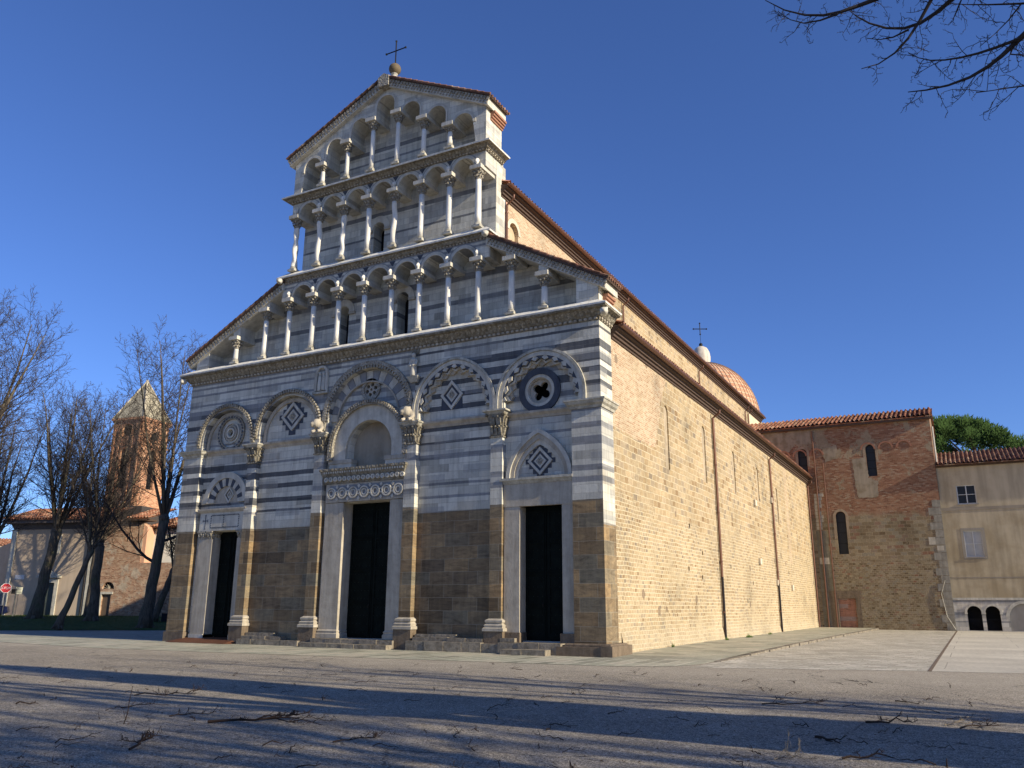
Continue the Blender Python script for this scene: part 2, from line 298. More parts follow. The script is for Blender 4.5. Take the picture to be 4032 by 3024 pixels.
# ------------------------------------------------------------------ mesh builder
class MB:
    def __init__(s): s.v = []; s.f = []
    def add(s, vs, fs):
        o = len(s.v); s.v += [tuple(p) for p in vs]; s.f += [tuple(i + o for i in f) for f in fs]; return s
    def box(s, x0, x1, y0, y1, z0, z1):
        return s.add([(x0, y0, z0), (x1, y0, z0), (x1, y1, z0), (x0, y1, z0), (x0, y0, z1), (x1, y0, z1), (x1, y1, z1), (x0, y1, z1)],
                     [(0, 3, 2, 1), (4, 5, 6, 7), (0, 1, 5, 4), (1, 2, 6, 5), (2, 3, 7, 6), (3, 0, 4, 7)])
    def obox(s, c, ax, ay, az):
        c, ax, ay, az = map(Vector, (c, ax, ay, az))
        P = [c + ax * i + ay * j + az * k for k in (-1, 1) for j, i in ((-1, -1), (-1, 1), (1, 1), (1, -1))]
        return s.add(P, [(0, 3, 2, 1), (4, 5, 6, 7), (0, 1, 5, 4), (1, 2, 6, 5), (2, 3, 7, 6), (3, 0, 4, 7)])
    def plate(s, F, outer, holes=(), d0=0.0, d1=0.3, back=False):
        loops = [list(outer)] + [list(h) for h in holes]
        tri = tessellate_polygon([[Vector((u, v, 0)) for u, v in L] for L in loops])
        flat = [p for L in loops for p in L]
        s.add([F(u, v, d0) for u, v in flat], [tuple(t) for t in tri])
        if back: s.add([F(u, v, d1) for u, v in flat], [tuple(reversed(t)) for t in tri])
        for L in loops:
            n = len(L)
            s.add([F(u, v, d0) for u, v in L] + [F(u, v, d1) for u, v in L], [(i, (i + 1) % n, n + (i + 1) % n, n + i) for i in range(n)])
        return s
    def ring(s, F, inner, outer, d0, d1):
        """band between two equal-length open polylines (u,v)"""
        n = len(inner)
        a = [F(u, v, d0) for u, v in inner]; b = [F(u, v, d0) for u, v in outer]
        c = [F(u, v, d1) for u, v in inner]; d = [F(u, v, d1) for u, v in outer]
        fs = []
        for i in range(n - 1):
            fs += [(i, i + 1, n + i + 1, n + i), (2 * n + i, 2 * n + i + 1, i + 1, i), (n + i, n + i + 1, 3 * n + i + 1, 3 * n + i)]
        fs += [(0, n, 3 * n, 2 * n), (n - 1, 2 * n - 1, 4 * n - 1, 3 * n - 1)]
        return s.add(a + b + c + d, fs)
    def lathe(s, cx, cy, prof, n=12, tw=None):
        vs = []; m = len(prof)
        for r, z in prof:
            for i in range(n):
                a = 2 * PI * i / n; rr = r * (tw(a, z) if tw else 1)
                vs.append((cx + rr * math.cos(a), cy + rr * math.sin(a), z))
        fs = [(j * n + i, j * n + (i + 1) % n, (j + 1) * n + (i + 1) % n, (j + 1) * n + i) for j in range(m - 1) for i in range(n)]
        fs += [tuple(range(n))[::-1], tuple((m - 1) * n + i for i in range(n))]
        return s.add(vs, fs)
    def tube(s, pts, rad, n=6, cap=True):
        pts = [Vector(p) for p in pts]; k = len(pts)
        if isinstance(rad, (int, float)): rad = [rad] * k
        vs = []; u = None
        for i, p in enumerate(pts):
            d = (pts[min(i + 1, k - 1)] - pts[max(i - 1, 0)])
            if d.length < 1e-9: d = Vector((0, 0, 1))
            d.normalize()
            if u is None: u = d.orthogonal().normalized()
            u = (u - d * u.dot(d)); u = u.normalized() if u.length > 1e-6 else d.orthogonal().normalized()
            w = d.cross(u)
            for j in range(n):
                a = 2 * PI * j / n; vs.append(p + (u * math.cos(a) + w * math.sin(a)) * rad[i])
        fs = [(i * n + j, i * n + (j + 1) % n, (i + 1) * n + (j + 1) % n, (i + 1) * n + j) for i in range(k - 1) for j in range(n)]
        if cap: fs += [tuple(range(n))[::-1], tuple((k - 1) * n + j for j in range(n))]
        return s.add(vs, fs)
    def ball(s, c, r, n=10, m=7):
        rx, ry, rz = (r, r, r) if isinstance(r, (int, float)) else r
        vs = [(c[0], c[1], c[2] - rz)]
        for j in range(1, m):
            t = PI * j / m
            for i in range(n):
                a = 2 * PI * i / n; vs.append((c[0] + rx * math.sin(t) * math.cos(a), c[1] + ry * math.sin(t) * math.sin(a), c[2] - rz * math.cos(t)))
        vs.append((c[0], c[1], c[2] + rz)); L = len(vs) - 1
        fs = [(0, 1 + (i + 1) % n, 1 + i) for i in range(n)]
        for j in range(m - 2):
            fs += [(1 + j * n + i, 1 + j * n + (i + 1) % n, 1 + (j + 1) * n + (i + 1) % n, 1 + (j + 1) * n + i) for i in range(n)]
        fs += [(L, 1 + (m - 2) * n + i, 1 + (m - 2) * n + (i + 1) % n) for i in range(n)]
        return s.add(vs, fs)
    def sweep(s, path, prof, closed=False):
        """moulding: path = footprint [(x,y)] walked with the outside on its RIGHT, prof = [(offset, z)]"""
        P = [Vector(p) for p in path]; k = len(P); rows = []
        for i, p in enumerate(P):
            d0 = (P[i] - P[i - 1]).normalized() if i > 0 else (P[1] - P[0]).normalized()
            d1 = (P[i + 1] - P[i]).normalized() if i < k - 1 else d0
            n0 = Vector((d0.y, -d0.x)); n1 = Vector((d1.y, -d1.x)); b = (n0 + n1); b = b / max(0.2, b.dot(n0))
            rows.append([(p.x + b.x * o, p.y + b.y * o, z) for o, z in prof])
        m = len(prof); vs = [q for r in rows for q in r]
        fs = [(i * m + j, (i + 1) * m + j, (i + 1) * m + (j + 1) % m, i * m + (j + 1) % m) for i in range(k - 1) for j in range(m)]
        fs += [tuple(range(m)), tuple((k - 1) * m + j for j in range(m))[::-1]]
        return s.add(vs, fs)
    def build(s, name, mat, parent=None, smooth=False, origin=None, remesh=None):
        me = bpy.data.meshes.new(name)
        o3 = Vector(origin) if origin is not None else Vector((0, 0, 0))
        vs = [(p[0] - o3.x, p[1] - o3.y, p[2] - o3.z) for p in s.v] if origin is not None else s.v
        me.from_pydata(vs, [], s.f); me.materials.append(mat)
        if smooth: me.polygons.foreach_set('use_smooth', [True] * len(me.polygons))
        me.update()
        ob = bpy.data.objects.new(name, me); COL.objects.link(ob)
        if origin is not None: ob.location = o3
        if parent is not None:
            ob.parent = parent
            if origin is not None:
                q = parent; off = Vector((0, 0, 0))
                while q is not None: off += q.location; q = q.parent
                ob.location = o3 - off
            else:
                q = parent; off = Vector((0, 0, 0))
                while q is not None: off += q.location; q = q.parent
                ob.location = -off
        if remesh:
            md = ob.modifiers.new('Remesh', 'REMESH'); md.mode = 'VOXEL'; md.voxel_size = remesh; md.use_smooth_shade = True
        return ob

def empty(name, loc, label, cat, group=None):
    o = bpy.data.objects.new(name, None); COL.objects.link(o); o.location = loc; o.empty_display_size = 0.3
    o['label'] = label; o['category'] = cat
    if group: o['group'] = group
    return o
def tag(o, label=None, cat=None, group=None, kind=None):
    if label: o['label'] = label
    if cat: o['category'] = cat
    if group: o['group'] = group
    if kind: o['kind'] = kind
    return o

FX = lambda u, v, d: (u, d, v)                       # facade plane
def SXP(x0): return lambda u, v, d: (x0 - d, u, v)   # plane facing +X
def arc(cu, cv, r, n=20, a0=0.0, a1=PI, leg=None, pt=0.0):
    """from the right foot over the top to the left foot; leg = z of feet"""
    out = []
    for i in range(n + 1):
        a = a0 + (a1 - a0) * i / n
        out.append((cu + r * math.cos(a), cv + r * math.sin(a) + pt * (1 - abs(math.cos(a))) ** 1.4))
    if leg is not None: out = [(out[0][0], leg)] + out + [(out[-1][0], leg)]
    return out

# ================================================================== CHURCH
church = empty('church', (0, 0, 0), 'large striped marble church with stacked column galleries, long sunlit stone side wall and tiled dome', 'church')
CH = church
# ---- stripe tables
up_R = [(11.30, 11.40, 'g'), (10.66, 10.90, 'g'), (10.12, 10.36, 'g'), (9.67, 9.88, 'g'), (9.18, 9.41, 'g')]
up_L = [(11.54, 11.67, 'm'), (11.31, 11.42, 'm'), (10.98, 11.15, 'm'), (10.49, 10.60, 'm'), (10.11, 10.27, 'm'), (9.89, 10.06, 'g'), (9.36, 9.60, 'g'), (8.77, 8.91, 'm')]
p_low_R = [(8.25, 8.42, 'm'), (7.67, 7.84, 'm'), (7.01, 7.36, 'm'), (6.18, 6.32, 'm'), (5.78, 5.90, 'm')]
p_low_L = [(7.62, 7.75, 'm'), (7.38, 7.62, 'g'), (6.84, 7.11, 'g'), (6.33, 6.52, 'g'), (5.78, 6.02, 'g'), (5.3, 5.42, 'm')]
MS = {
 'upR': stone_courses('striped_marble_right', up_R), 'upL': stone_courses('striped_marble_left', up_L),
 'p6': stone_courses('corner_pier_stone', p_low_R + up_R, 5.12), 'p6y': stone_courses('corner_pier_side_stone', p_low_R + up_R, 4.3, axis='y'),
 'pR': stone_courses('pilaster_stone_right', p_low_R, 5.10), 'pM': stone_courses('pilaster_stone_middle', p_low_R, 5.2),
 'pL': stone_courses('pilaster_stone_left', p_low_L, 4.72),
 'b5': stone_courses('bay_stone_e', [(9.53, 9.78, 'g'), (9.02, 9.15, 'g'), (8.24, 8.43, 'g'), (7.63, 7.80, 'm'), (10.0, 10.2, 'm')], 0.0),
 'b4': stone_courses('bay_stone_d', [(10.01, 10.24, 'g'), (9.47, 9.70, 'g'), (8.99, 9.15, 'g'), (8.22, 8.44, 'g'), (7.63, 7.81, 'g'), (7.09, 7.31, 'm'), (6.06, 6.19, 'm'), (5.57, 5.68, 'm')], 5.04),
 'b3': stone_courses('bay_stone_c', [(10.46, 10.56, 'm'), (10.07, 10.26, 'm'), (9.67, 9.87, 'm')], 0.0),
 'b2': stone_courses('bay_stone_b', [(7.52, 7.67, 'm'), (6.91, 7.19, 'g'), (6.41, 6.61, 'g'), (5.86, 6.06, 'g'), (5.40, 5.51, 'g')], 4.72),
 'b1': stone_courses('bay_stone_a', [(8.60, 8.72, 'm'), (7.38, 7.62, 'g'), (6.95, 7.15, 'g'), (6.50, 6.66, 'g'), (5.82, 5.98, 'g')], 0.0),
 'g1': stone_courses('gallery_wall_low', [(14.72, 14.93, 'd'), (13.69, 13.87, 'd'), (15.5, 15.6, 'm')], 0.0, wid=0.6),
 'g2': stone_courses('gallery_wall_mid', [(18.62, 18.81, 'd'), (17.60, 17.76, 'd')], 0.0, wid=0.6),
 'g3': stone_courses('gallery_wall_top', [(22.02, 22.15, 'd'), (21.5, 21.57, 'm')], 0.0, wid=0.6),
 'ar1': stone_courses('arcade_stone_low', [(15.62, 15.70, 'm'), (15.80, 15.90, 'm')], 0.0, wid=0.7),
 'gab': stone_courses('gable_stone', [], 0.0, wid=0.7),
}
# ---- core body keeps light from leaking (behind the skins)
XL, XR = -21.25, -0.27
nave = MB()
nave.box(-20.9, -0.62, 1.65, 44.0, 0.0, 11.3)
nave.box(-15.4, -5.55, 1.65, 46.0, 11.0, 18.5)
nave.build('nave_core', M['void'], CH)

# ---- spandrel wall above the five big arches
A = [(-18.67, 8.75, 1.50, 0.0), (-14.95, 8.83, 1.68, 0.0), (-10.65, 9.16, 2.05, 0.0), (-6.43, 9.05, 1.61, 0.12), (-2.66, 9.05, 1.52, 0.0)]
def spandrel(x0, x1, arches, z1=11.75):
    o = [(x1, 8.72)] if arches[-1][0] + arches[-1][2] < x1 else []
    out = [(x0, z1), (x0, 8.72)]
    for cx, cz, r, pt in arches:
        out += arc(cx, cz, r, 22, leg=8.72, pt=pt)[::-1]
    out += [(x1, 8.72), (x1, z1)]
    return out
w = MB().plate(FX, spandrel(XL, -8.27, A[:3]), (), 0.0, 0.30); w.build('spandrel_wall', MS['upL'], CH)
w = MB().plate(FX, spandrel(-8.27, XR - .004, A[3:]), (), 0.0, 0.30); w.build('spandrel_wall', MS['upR'], CH)
# return of the corner above and below the string course
MB().plate(SXP(XR), [(.004, 8.72), (1.12, 8.72), (1.12, 11.75), (.004, 11.75)], (), 0.0, 0.3).build('corner_return', MS['p6y'], CH)
MB().plate(SXP(XR), [(.004, 0.33), (1.12, 0.33), (1.12, 8.44), (.004, 8.44)], (), 0.0, 0.3).build('corner_return', MS['p6y'], CH)

# ---- recessed bay walls
RY = 0.28
doorA = [(-19.10, 0.2), (-17.50, 0.2), (-17.50, 4.74), (-19.10, 4.74)]
doorC = [(-11.72, 0.34), (-9.32, 0.34), (-9.32, 5.64), (-11.72, 5.64)]
doorE = [(-3.60, 0.42), (-1.86, 0.42), (-1.86, 5.08), (-3.60, 5.08)]
lunC = arc(-10.55, 7.83, 1.17, 20, leg=7.04)
ocu = [(-2.80 + 0.60 * math.cos(a * PI / 16), 9.36 + 0.60 * math.sin(a * PI / 16)) for a in range(32)]
ocuC = [(-10.69 + 0.40 * math.cos(a * PI / 12), 10.33 + 0.40 * math.sin(a * PI / 12)) for a in range(24)]
ocuA = [(-18.55 + 0.17 * math.cos(a * PI / 8), 9.14 + 0.17 * math.sin(a * PI / 8)) for a in range(16)]
for key, x0, x1, holes, zt in (('b1', -20.8, -16.95, [doorA, ocuA], 11.0), ('b2', -16.95, -13.05, [], 11.0), ('b3', -13.05, -8.38, [doorC, lunC, ocuC], 11.6),
                           ('b4', -8.38, -4.49, [], 11.1), ('b5', -4.49, -0.8, [doorE, ocu], 11.0)):
    MB().plate(FX, [(x0, 0), (x1, 0), (x1, zt), (x0, zt)], holes, RY, RY + 0.5).build('bay_wall', MS[key], CH)
MB().box(-20.8, -0.6, 1.0, 1.1, 0, 11.6).build('dark_backing', M['void'], CH)  # near-black panel, painted as the unlit interior behind the oculi

# ---- pilasters: shaft + moulded base + capital
def pilaster(x0, x1, mat, z0, ztop, y1=0.30, base=True):
    p = MB().box(x0, x1, 0.0, y1, z0, ztop).build('pilaster', mat, CH)
    if base:
        path = [(x0, y1), (x0, 0.0), (x1, 0.0), (x1, y1)]
        b = MB().sweep(path, [(-0.02, 0.73), (0.17, 0.73), (0.17, 0.83), (0.11, 0.86), (0.13, 0.93), (0.06, 0.99), (0.10, 1.04), (0.10, 1.10), (0.0, 1.16), (-0.02, 1.16)])
        b.build('moulded_base', M['warm'], p)
        MB().box(x0 - 0.13, x1 + 0.13, -0.13, y1, 0.02, 0.73).build('plinth', M['brownstone'], p)
    return p
def leafcap(parent, x0, x1, z0, z1, y1=0.30, ab=0.22):
    """acanthus capital on a pilaster"""
    m = MB(); h = z1 - z0; hb = h - 0.16
    path = [(x0, y1), (x0, 0.0), (x1, 0.0), (x1, y1)]
    m.sweep(path, [(-0.03, z0), (0.05, z0), (0.05, z0 + 0.05), (0.01, z0 + 0.07), (0.03, z0 + hb * 0.6), (0.14, z0 + hb), (-0.03, z0 + hb)])
    wdt = x1 - x0; k = max(3, round(wdt / 0.15))
    for row, (zz, off, n) in enumerate(((z0 + 0.10, 0.03, k), (z0 + 0.10 + hb * 0.42, 0.07, k - 1))):
        for i in range(n):
            u = x0 + wdt * (i + 0.5) / n
            m.obox((u, -off, zz + hb * 0.15), (wdt / n * 0.36, 0, 0), (0, 0.045, 0), (0, -0.03, hb * 0.17))
            m.ball((u, -off - 0.085, zz + hb * 0.34), (0.05, 0.05, 0.045), 6, 4)
        for i in range(2):
            v = y1 * (i + 0.5) / 2
            m.obox((x1 + off, v, zz + hb * 0.15), (0.045, 0, 0), (0, 0.055, 0), (0.03, 0, hb * 0.17))
            m.ball((x1 + off + 0.085, v, zz + hb * 0.34), (0.05, 0.05, 0.045), 6, 4)
    for u in (x0 - 0.12, x1 + 0.12): m.ball((u, -0.12, z0 + hb - 0.02), (0.08, 0.08, 0.07), 7, 5)
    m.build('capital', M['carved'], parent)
    MB().sweep(path, [(-0.03, z1 - 0.16), (0.13, z1 - 0.16), (0.19, z1 - 0.07), (ab, z1 - 0.06), (ab, z1), (-0.03, z1)]).build('abacus', M['ledge'], parent)
p1 = pilaster(-21.27, -20.17, MS['pL'], 0.0, 8.735, base=False)
MB().box(-21.36, -20.12, -0.05, 0.3, 0.0, 0.42).build('plinth', M['brownstone'], p1)
p2 = pilaster(-17.17, -16.67, MS['pL'], 0.3, 7.62); leafcap(p2, -17.17, -16.67, 7.62, 8.50)
p3 = pilaster(-13.32, -12.81, MS['pM'], 0.3, 7.72); leafcap(p3, -13.32, -12.81, 7.72, 8.62)
p4 = pilaster(-8.66, -8.13, MS['pM'], 0.3, 7.76); leafcap(p4, -8.66, -8.13, 7.76, 8.66)
p5 = pilaster(-4.74, -4.24, MS['pR'], 0.3, 7.68); leafcap(p5, -4.74, -4.24, 7.68, 8.72, ab=0.26)
p6 = MB().plate(FX, [(-1.42, 0.33), (XR - .004, 0.33), (XR - .004, 8.44), (-1.42, 8.44)], (), 0.0, 0.30).build('pilaster', MS['p6'], CH)
MB().sweep([(-1.42, 0.3), (-1.42, 0.0), (XR, 0.0), (XR, 1.3)], [(-0.1, 0.0), (0.25, 0.0), (0.25, 0.36), (0.22, 0.40), (-0.1, 0.40)]).build('plinth', M['brownstone'], p6)
# blocks standing on the abaci that carry the arch feet
for x0, x1, z0, z1 in ((-17.18, -16.62, 8.50, 8.73), (-13.28, -12.69, 8.62, 8.72), (-8.61, -8.06, 8.66, 8.72)):
    MB().box(x0, x1, 0.02, 0.31, z0, z1 + 0.005).build('impost_block', M['marble'], CH)

# ---- string course
sprof = [(-0.05, 8.42), (0.04, 8.42), (0.07, 8.50), (0.15, 8.56), (0.20, 8.66), (0.23, 8.67), (0.23, 8.73), (-0.05, 8.73)]
MB().sweep([(-1.42, 0.30), (-1.42, 0.0), (XR, 0.0), (XR, 1.20)], sprof).build('string_course', M['ledge'], CH)
MB().sweep([(XL, 1.2), (XL, 0.0), (-20.17, 0.0), (-20.17, 0.30)], [(o, z - 0.25) for o, z in sprof[:-2]] + [(0.23, 8.44), (-0.05, 8.44)]).build('string_course', M['ledge'], CH)
for x0, x1, dz in ((-20.0, -17.2, -0.22), (-16.6, -13.4, -0.14), (-8.05, -4.8, -0.06), (-4.2, -1.4, -0.10)):
    MB().sweep([(x0, RY), (x1, RY)], [(-0.02, 8.44 + dz), (0.03, 8.44 + dz), (0.05, 8.52 + dz), (0.14, 8.62 + dz), (0.14, 8.70 + dz), (-0.02, 8.72 + dz)]).build('string_course', M['warm'], CH)

# ---- arch mouldings
def arch_band(name, cx, cz, r0, r1, d0, d1, mat, leg, pt=0.0, n=26, parent=CH):
    return MB().ring(FX, arc(cx, cz, r0, n, leg=leg, pt=pt), arc(cx, cz, r1, n, leg=leg, pt=pt), d0, d1).build(name, mat, parent)
def leafy(parent, cx, cz, r, d, step, size, mat, leg=None, a0=0.0, a1=PI, pt=0.0, name='leaf_carving'):
    m = MB(); n = int(r * (a1 - a0) / step)
    for i in range(n + 1):
        a = a0 + (a1 - a0) * i / n; e = Vector((math.cos(a), 0, math.sin(a))); t = Vector((-math.sin(a), 0, math.cos(a)))
        c = Vector((cx, d, cz + pt * (1 - abs(math.cos(a))) ** 1.4)) + e * r
        m.obox(c, e * size, Vector((0, size * 0.6, 0)) + e * size * 0.3, t * step * 0.30)
    return m.build(name, mat, parent)
a1_ = arch_band('arch_moulding', -18.67, 8.75, 1.60, 1.78, -0.07, 0.02, M['carved_fine'], 8.60)
leafy(a1_, -18.67, 8.75, 1.71, -0.10, 0.14, 0.07, M['carved_fine'])
arch_band('arch_moulding', -18.67, 8.75, 1.28, 1.42, 0.20, 0.28, M['warm'], 8.48)
a2_ = arch_band('arch_moulding', -14.95, 8.83, 1.78, 1.95, -0.07, 0.02, M['carved_fine'], 8.73)
leafy(a2_, -14.95, 8.83, 1.88, -0.10, 0.14, 0.07, M['carved_fine'])
arch_band('arch_moulding', -14.95, 8.83, 1.44, 1.60, 0.20, 0.28, M['warm'], 8.58)
a3_ = arch_band('arch_moulding', -10.65, 9.16, 2.16, 2.34, -0.08, 0.02, M['carved_fine'], 8.72)
leafy(a3_, -10.65, 9.16, 2.12, -0.03, 0.15, 0.07, M['carved_fine'])
# voussoirs of the middle arch
m1 = MB(); m2 = MB()
for i in range(17):
    g = 0.012; a0 = PI * i / 17 + g / 2; a1 = PI * (i + 1) / 17 - g / 2
    (m2 if i % 2 else m1).ring(FX, arc(-10.75, 9.10, 1.60, 3, a0, a1), arc(-10.75, 9.10, 2.04, 3, a0, a1), 0.20, 0.29)
vo = m1.build('voussoir_ring', M['marble'], CH); m2.build('grey_voussoirs', M['midgrey'], vo)
arch_band('arch_moulding', -10.75, 9.10, 1.54, 1.60, 0.15, 0.29, M['warm'], 8.9)
# zigzag arches
def zigzag(cx, cz, ri, ro, pt, n):
    base = arch_band('arch_moulding', cx, cz, ro, ro + 0.16, -0.05, 0.10, M['marble'], 8.73, pt)
    arch_band('outer_roll', cx, cz, ro + 0.17, ro + 0.27, -0.10, 0.02, M['ledge'], 8.73, pt, parent=base)
    def star(r0, r1, ph, nn):
        out = []
        for i in range(2 * nn + 1):
            a = PI * (i + ph) / (2 * nn); a = min(max(a, 0.001), PI - 0.001)
            r = r0 if i % 2 == 0 else r1
            out.append((cx + r * math.cos(a), cz + r * math.sin(a) + pt * (1 - abs(math.cos(a))) ** 1.4))
        return out
    o = [(cx + (ro + 0.01) * math.cos(PI * i / (2 * n)), cz + (ro + 0.01) * math.sin(PI * i / (2 * n)) + pt * (1 - abs(math.cos(PI * i / (2 * n)))) ** 1.4) for i in range(2 * n + 1)]
    MB().ring(FX, star(ro - 0.17, ro - 0.03, 0, n), o, -0.03, 0.29).build('zigzag_teeth', M['marble'], base)
    MB().ring(FX, star(ro - 0.20, ro - 0.06, 0.0, n), o, 0.03, 0.29).build('dark_teeth', M['dark'], base)
    MB().ring(FX, star(ro - 0.28, ro - 0.14, 0, n), o, 0.09, 0.29).build('zigzag_teeth', M['marble'], base)
    MB().ring(FX, star(ro - 0.36, ro - 0.24, 1.0, n), o, 0.17, 0.29).build('zigzag_teeth', M['warm'], base)
    # dark inlaid triangles between the teeth
    m = MB()
    for i in range(n):
        a = PI * (i + 0.5) / n; da = PI / n * 0.36
        p = [(ro - 0.005, a - da), (ro - 0.005, a + da), (ro - 0.15, a)]
        q = [(cx + r * math.cos(t), cz + r * math.sin(t) + pt * (1 - abs(math.cos(t))) ** 1.4) for r, t in p]
        m.plate(FX, q, (), -0.038, -0.02)
    m.build('dark_inlay', M['dark'], base)
zigzag(-6.43, 9.05, 1.26, 1.64, 0.12, 12)
zigzag(-2.66, 9.05, 1.14, 1.58, 0.0, 11)

# ---- oculi
def disc(cx, cz, rings, mat_list, name='oculus', n=32):
    first = None
    for (r0, r1, d0, d1), mt in zip(rings, mat_list):
        i_ = [(cx + r0 * math.cos(2 * PI * i / n), cz + r0 * math.sin(2 * PI * i / n)) for i in range(n + 1)]
        o_ = [(cx + r1 * math.cos(2 * PI * i / n), cz + r1 * math.sin(2 * PI * i / n)) for i in range(n + 1)]
        ob = MB().ring(FX, i_, o_, d0, d1).build(name if first is None else 'ring', M[mt], first or CH); first = first or ob
    return first
o5 = disc(-2.80, 9.36, [(0.62, 0.86, 0.20, 0.30), (0.50, 0.62, 0.23, 0.36), (0.46, 0.52, 0.30, 0.45)], ['dark', 'marble', 'warm'])
q = []
for i in range(48):
    a = 2 * PI * i / 48 + PI / 4; r = 0.20 + 0.19 * abs(math.cos(2 * (a - PI / 4))); q.append((-2.80 + r * math.cos(a + 0.2), 9.36 + r * math.sin(a + 0.2)))
MB().plate(FX, [(-2.80 + 0.51 * math.cos(2 * PI * i / 32), 9.36 + 0.51 * math.sin(2 * PI * i / 32)) for i in range(32)], [q], 0.38, 0.52).build('quatrefoil', M['warm'], o5)
o3 = disc(-10.69, 10.33, [(0.34, 0.48, 0.20, 0.30)], ['carved_fine'])
petals = []
for k in range(6):
    a = 2 * PI * k / 6 + 0.3; petals.append([(-10.69 + 0.22 * math.cos(a) + 0.088 * math.cos(t * PI / 5), 10.33 + 0.22 * math.sin(a) + 0.088 * math.sin(t * PI / 5)) for t in range(10)])
petals.append([(-10.69 + 0.06 * math.cos(t * PI / 5), 10.33 + 0.06 * math.sin(t * PI / 5)) for t in range(10)])
MB().plate(FX, [(-10.69 + 0.36 * math.cos(2 * PI * i / 24), 10.33 + 0.36 * math.sin(2 * PI * i / 24)) for i in range(24)], petals, 0.26, 0.40).build('rosette', M['warm'], o3)
o1 = disc(-18.62, 9.20, [(0.66, 0.84, 0.19, 0.29), (0.44, 0.50, 0.22, 0.29), (0.30, 0.36, 0.20, 0.29), (0.17, 0.25, 0.17, 0.29)], ['carved_fine', 'marble', 'warm', 'marble'])
m = MB()
for i in range(28):
    a = 2 * PI * i / 28; m.obox((-18.62 + 0.75 * math.cos(a), 0.185, 9.20 + 0.75 * math.sin(a)), (0.03 * math.cos(a), 0, 0.03 * math.sin(a)), (0, 0.012, 0), (-0.05 * math.sin(a), 0, 0.05 * math.cos(a)))
m.build('dark_inlay', M['dark'], o1)

# ---- lozenges
def lozenge(cx, cz, hw, hh, y=RY, step=True, inner='warm'):
    if step:
        m = MB(); k = 3; s = 0.30
        for i in range(-k, k + 1):
            ext = (k + 1 - abs(i)) / (k + 0.9)
            m.box(cx - hw * 1.18 * ext, cx + hw * 1.18 * ext, y - 0.006 - 0.0006 * (i + k), y + 0.02, cz + hh * 1.2 * (i - 0.48) / (k + 0.3), cz + hh * 1.2 * (i + 0.48) / (k + 0.3))
        base = m.build('lozenge', M['dark'], CH)
    else: base = None
    def dia(k): return [(cx + hw * k, cz), (cx, cz + hh * k), (cx - hw * k, cz), (cx, cz - hh * k), (cx + hw * k, cz)]
    o = MB().ring(FX, dia(0.74), dia(1.0), y - 0.06, y + 0.01).build('frame' if base else 'lozenge', M['marble'], base or CH)
    base = base or o
    MB().plate(FX, dia(0.745)[:4], (), y - 0.012, y + 0.01).build('dark_field', M['dark'], base)
    MB().ring(FX, dia(0.34), dia(0.50), y - 0.035, y).build('inner_frame', M['marble'], base)
    MB().plate(FX, dia(0.33)[:4], (), y - 0.025, y).build('centre', M[inner], base)
    m = MB()
    for i in range(5): m.ball((cx + hw * 0.13 * math.cos(i * 1.257), y - 0.03, cz + hh * 0.13 * math.sin(i * 1.257)), (hw * 0.09, 0.03, hh * 0.09), 6, 4)
    m.build('rosette', M['carved_fine'], base)
lozenge(-14.95, 9.62, 0.66, 0.66); lozenge(-6.68, 9.64, 0.52, 0.60, step=False); lozenge(-2.80, 6.71, 0.50, 0.52)
lozenge(-18.40, 6.36, 0.30, 0.38)
MB().plate(FX, [(-7.18, 9.04), (-6.72, 9.04), (-7.16, 9.56)], (), RY - 0.008, RY).build('dark_inlay', M['dark'], CH)
MB().plate(FX, [(-6.18, 9.04), (-6.64, 9.04), (-6.20, 9.56)], (), RY - 0.008, RY).build('dark_inlay', M['dark'], CH)

# ---- lunettes over the doors
# middle door: plain pale ring, carved hood, plaster field
L3 = MB().ring(FX, arc(-10.60, 7.83, 1.17, 26, leg=7.42), arc(-10.60, 7.83, 1.80, 26, leg=7.42), 0.13, 0.42).build('lunette', M['marble'], CH)
MB().ring(FX, arc(-10.60, 7.83, 1.80, 26, leg=7.42), arc(-10.60, 7.83, 2.03, 26, leg=7.42), -0.02, 0.29).build('hood_moulding', M['carved_fine'], L3)
leafy(L3, -10.60, 7.83, 1.94, -0.04, 0.12, 0.055, M['carved_fine'])
MB().plate(FX, arc(-10.60, 7.83, 1.2, 26, leg=7.02), (), 0.62, 0.66).build('plaster_field', M['tanplaster'], L3)
for x0, x1 in ((-12.62, -11.42), (-9.75, -8.66)): MB().box(x0, x1, 0.10, 0.50, 7.27, 7.43).build('impost', M['warm'], L3); MB().box(x0 + 0.03, x1 - 0.03, 0.14, 0.5, 7.03, 7.27).build('jamb_block', M['marble'], L3)
# right door: pointed rings
L5 = MB().ring(FX, arc(-2.80, 6.15, 1.18, 26, leg=6.10, pt=0.40), arc(-2.80, 6.15, 1.33, 26, leg=6.10, pt=0.42), 0.08, 0.29).build('lunette', M['marble'], CH)
MB().ring(FX, arc(-2.80, 6.15, 1.02, 26, leg=6.10, pt=0.34), arc(-2.80, 6.15, 1.18, 26, leg=6.10, pt=0.40), 0.14, 0.29).build('ring', M['warm'], L5)
MB().ring(FX, arc(-2.80, 6.15, 0.88, 26, leg=6.10, pt=0.28), arc(-2.80, 6.15, 1.02, 26, leg=6.10, pt=0.34), 0.20, 0.29).build('ring', M['marble'], L5)
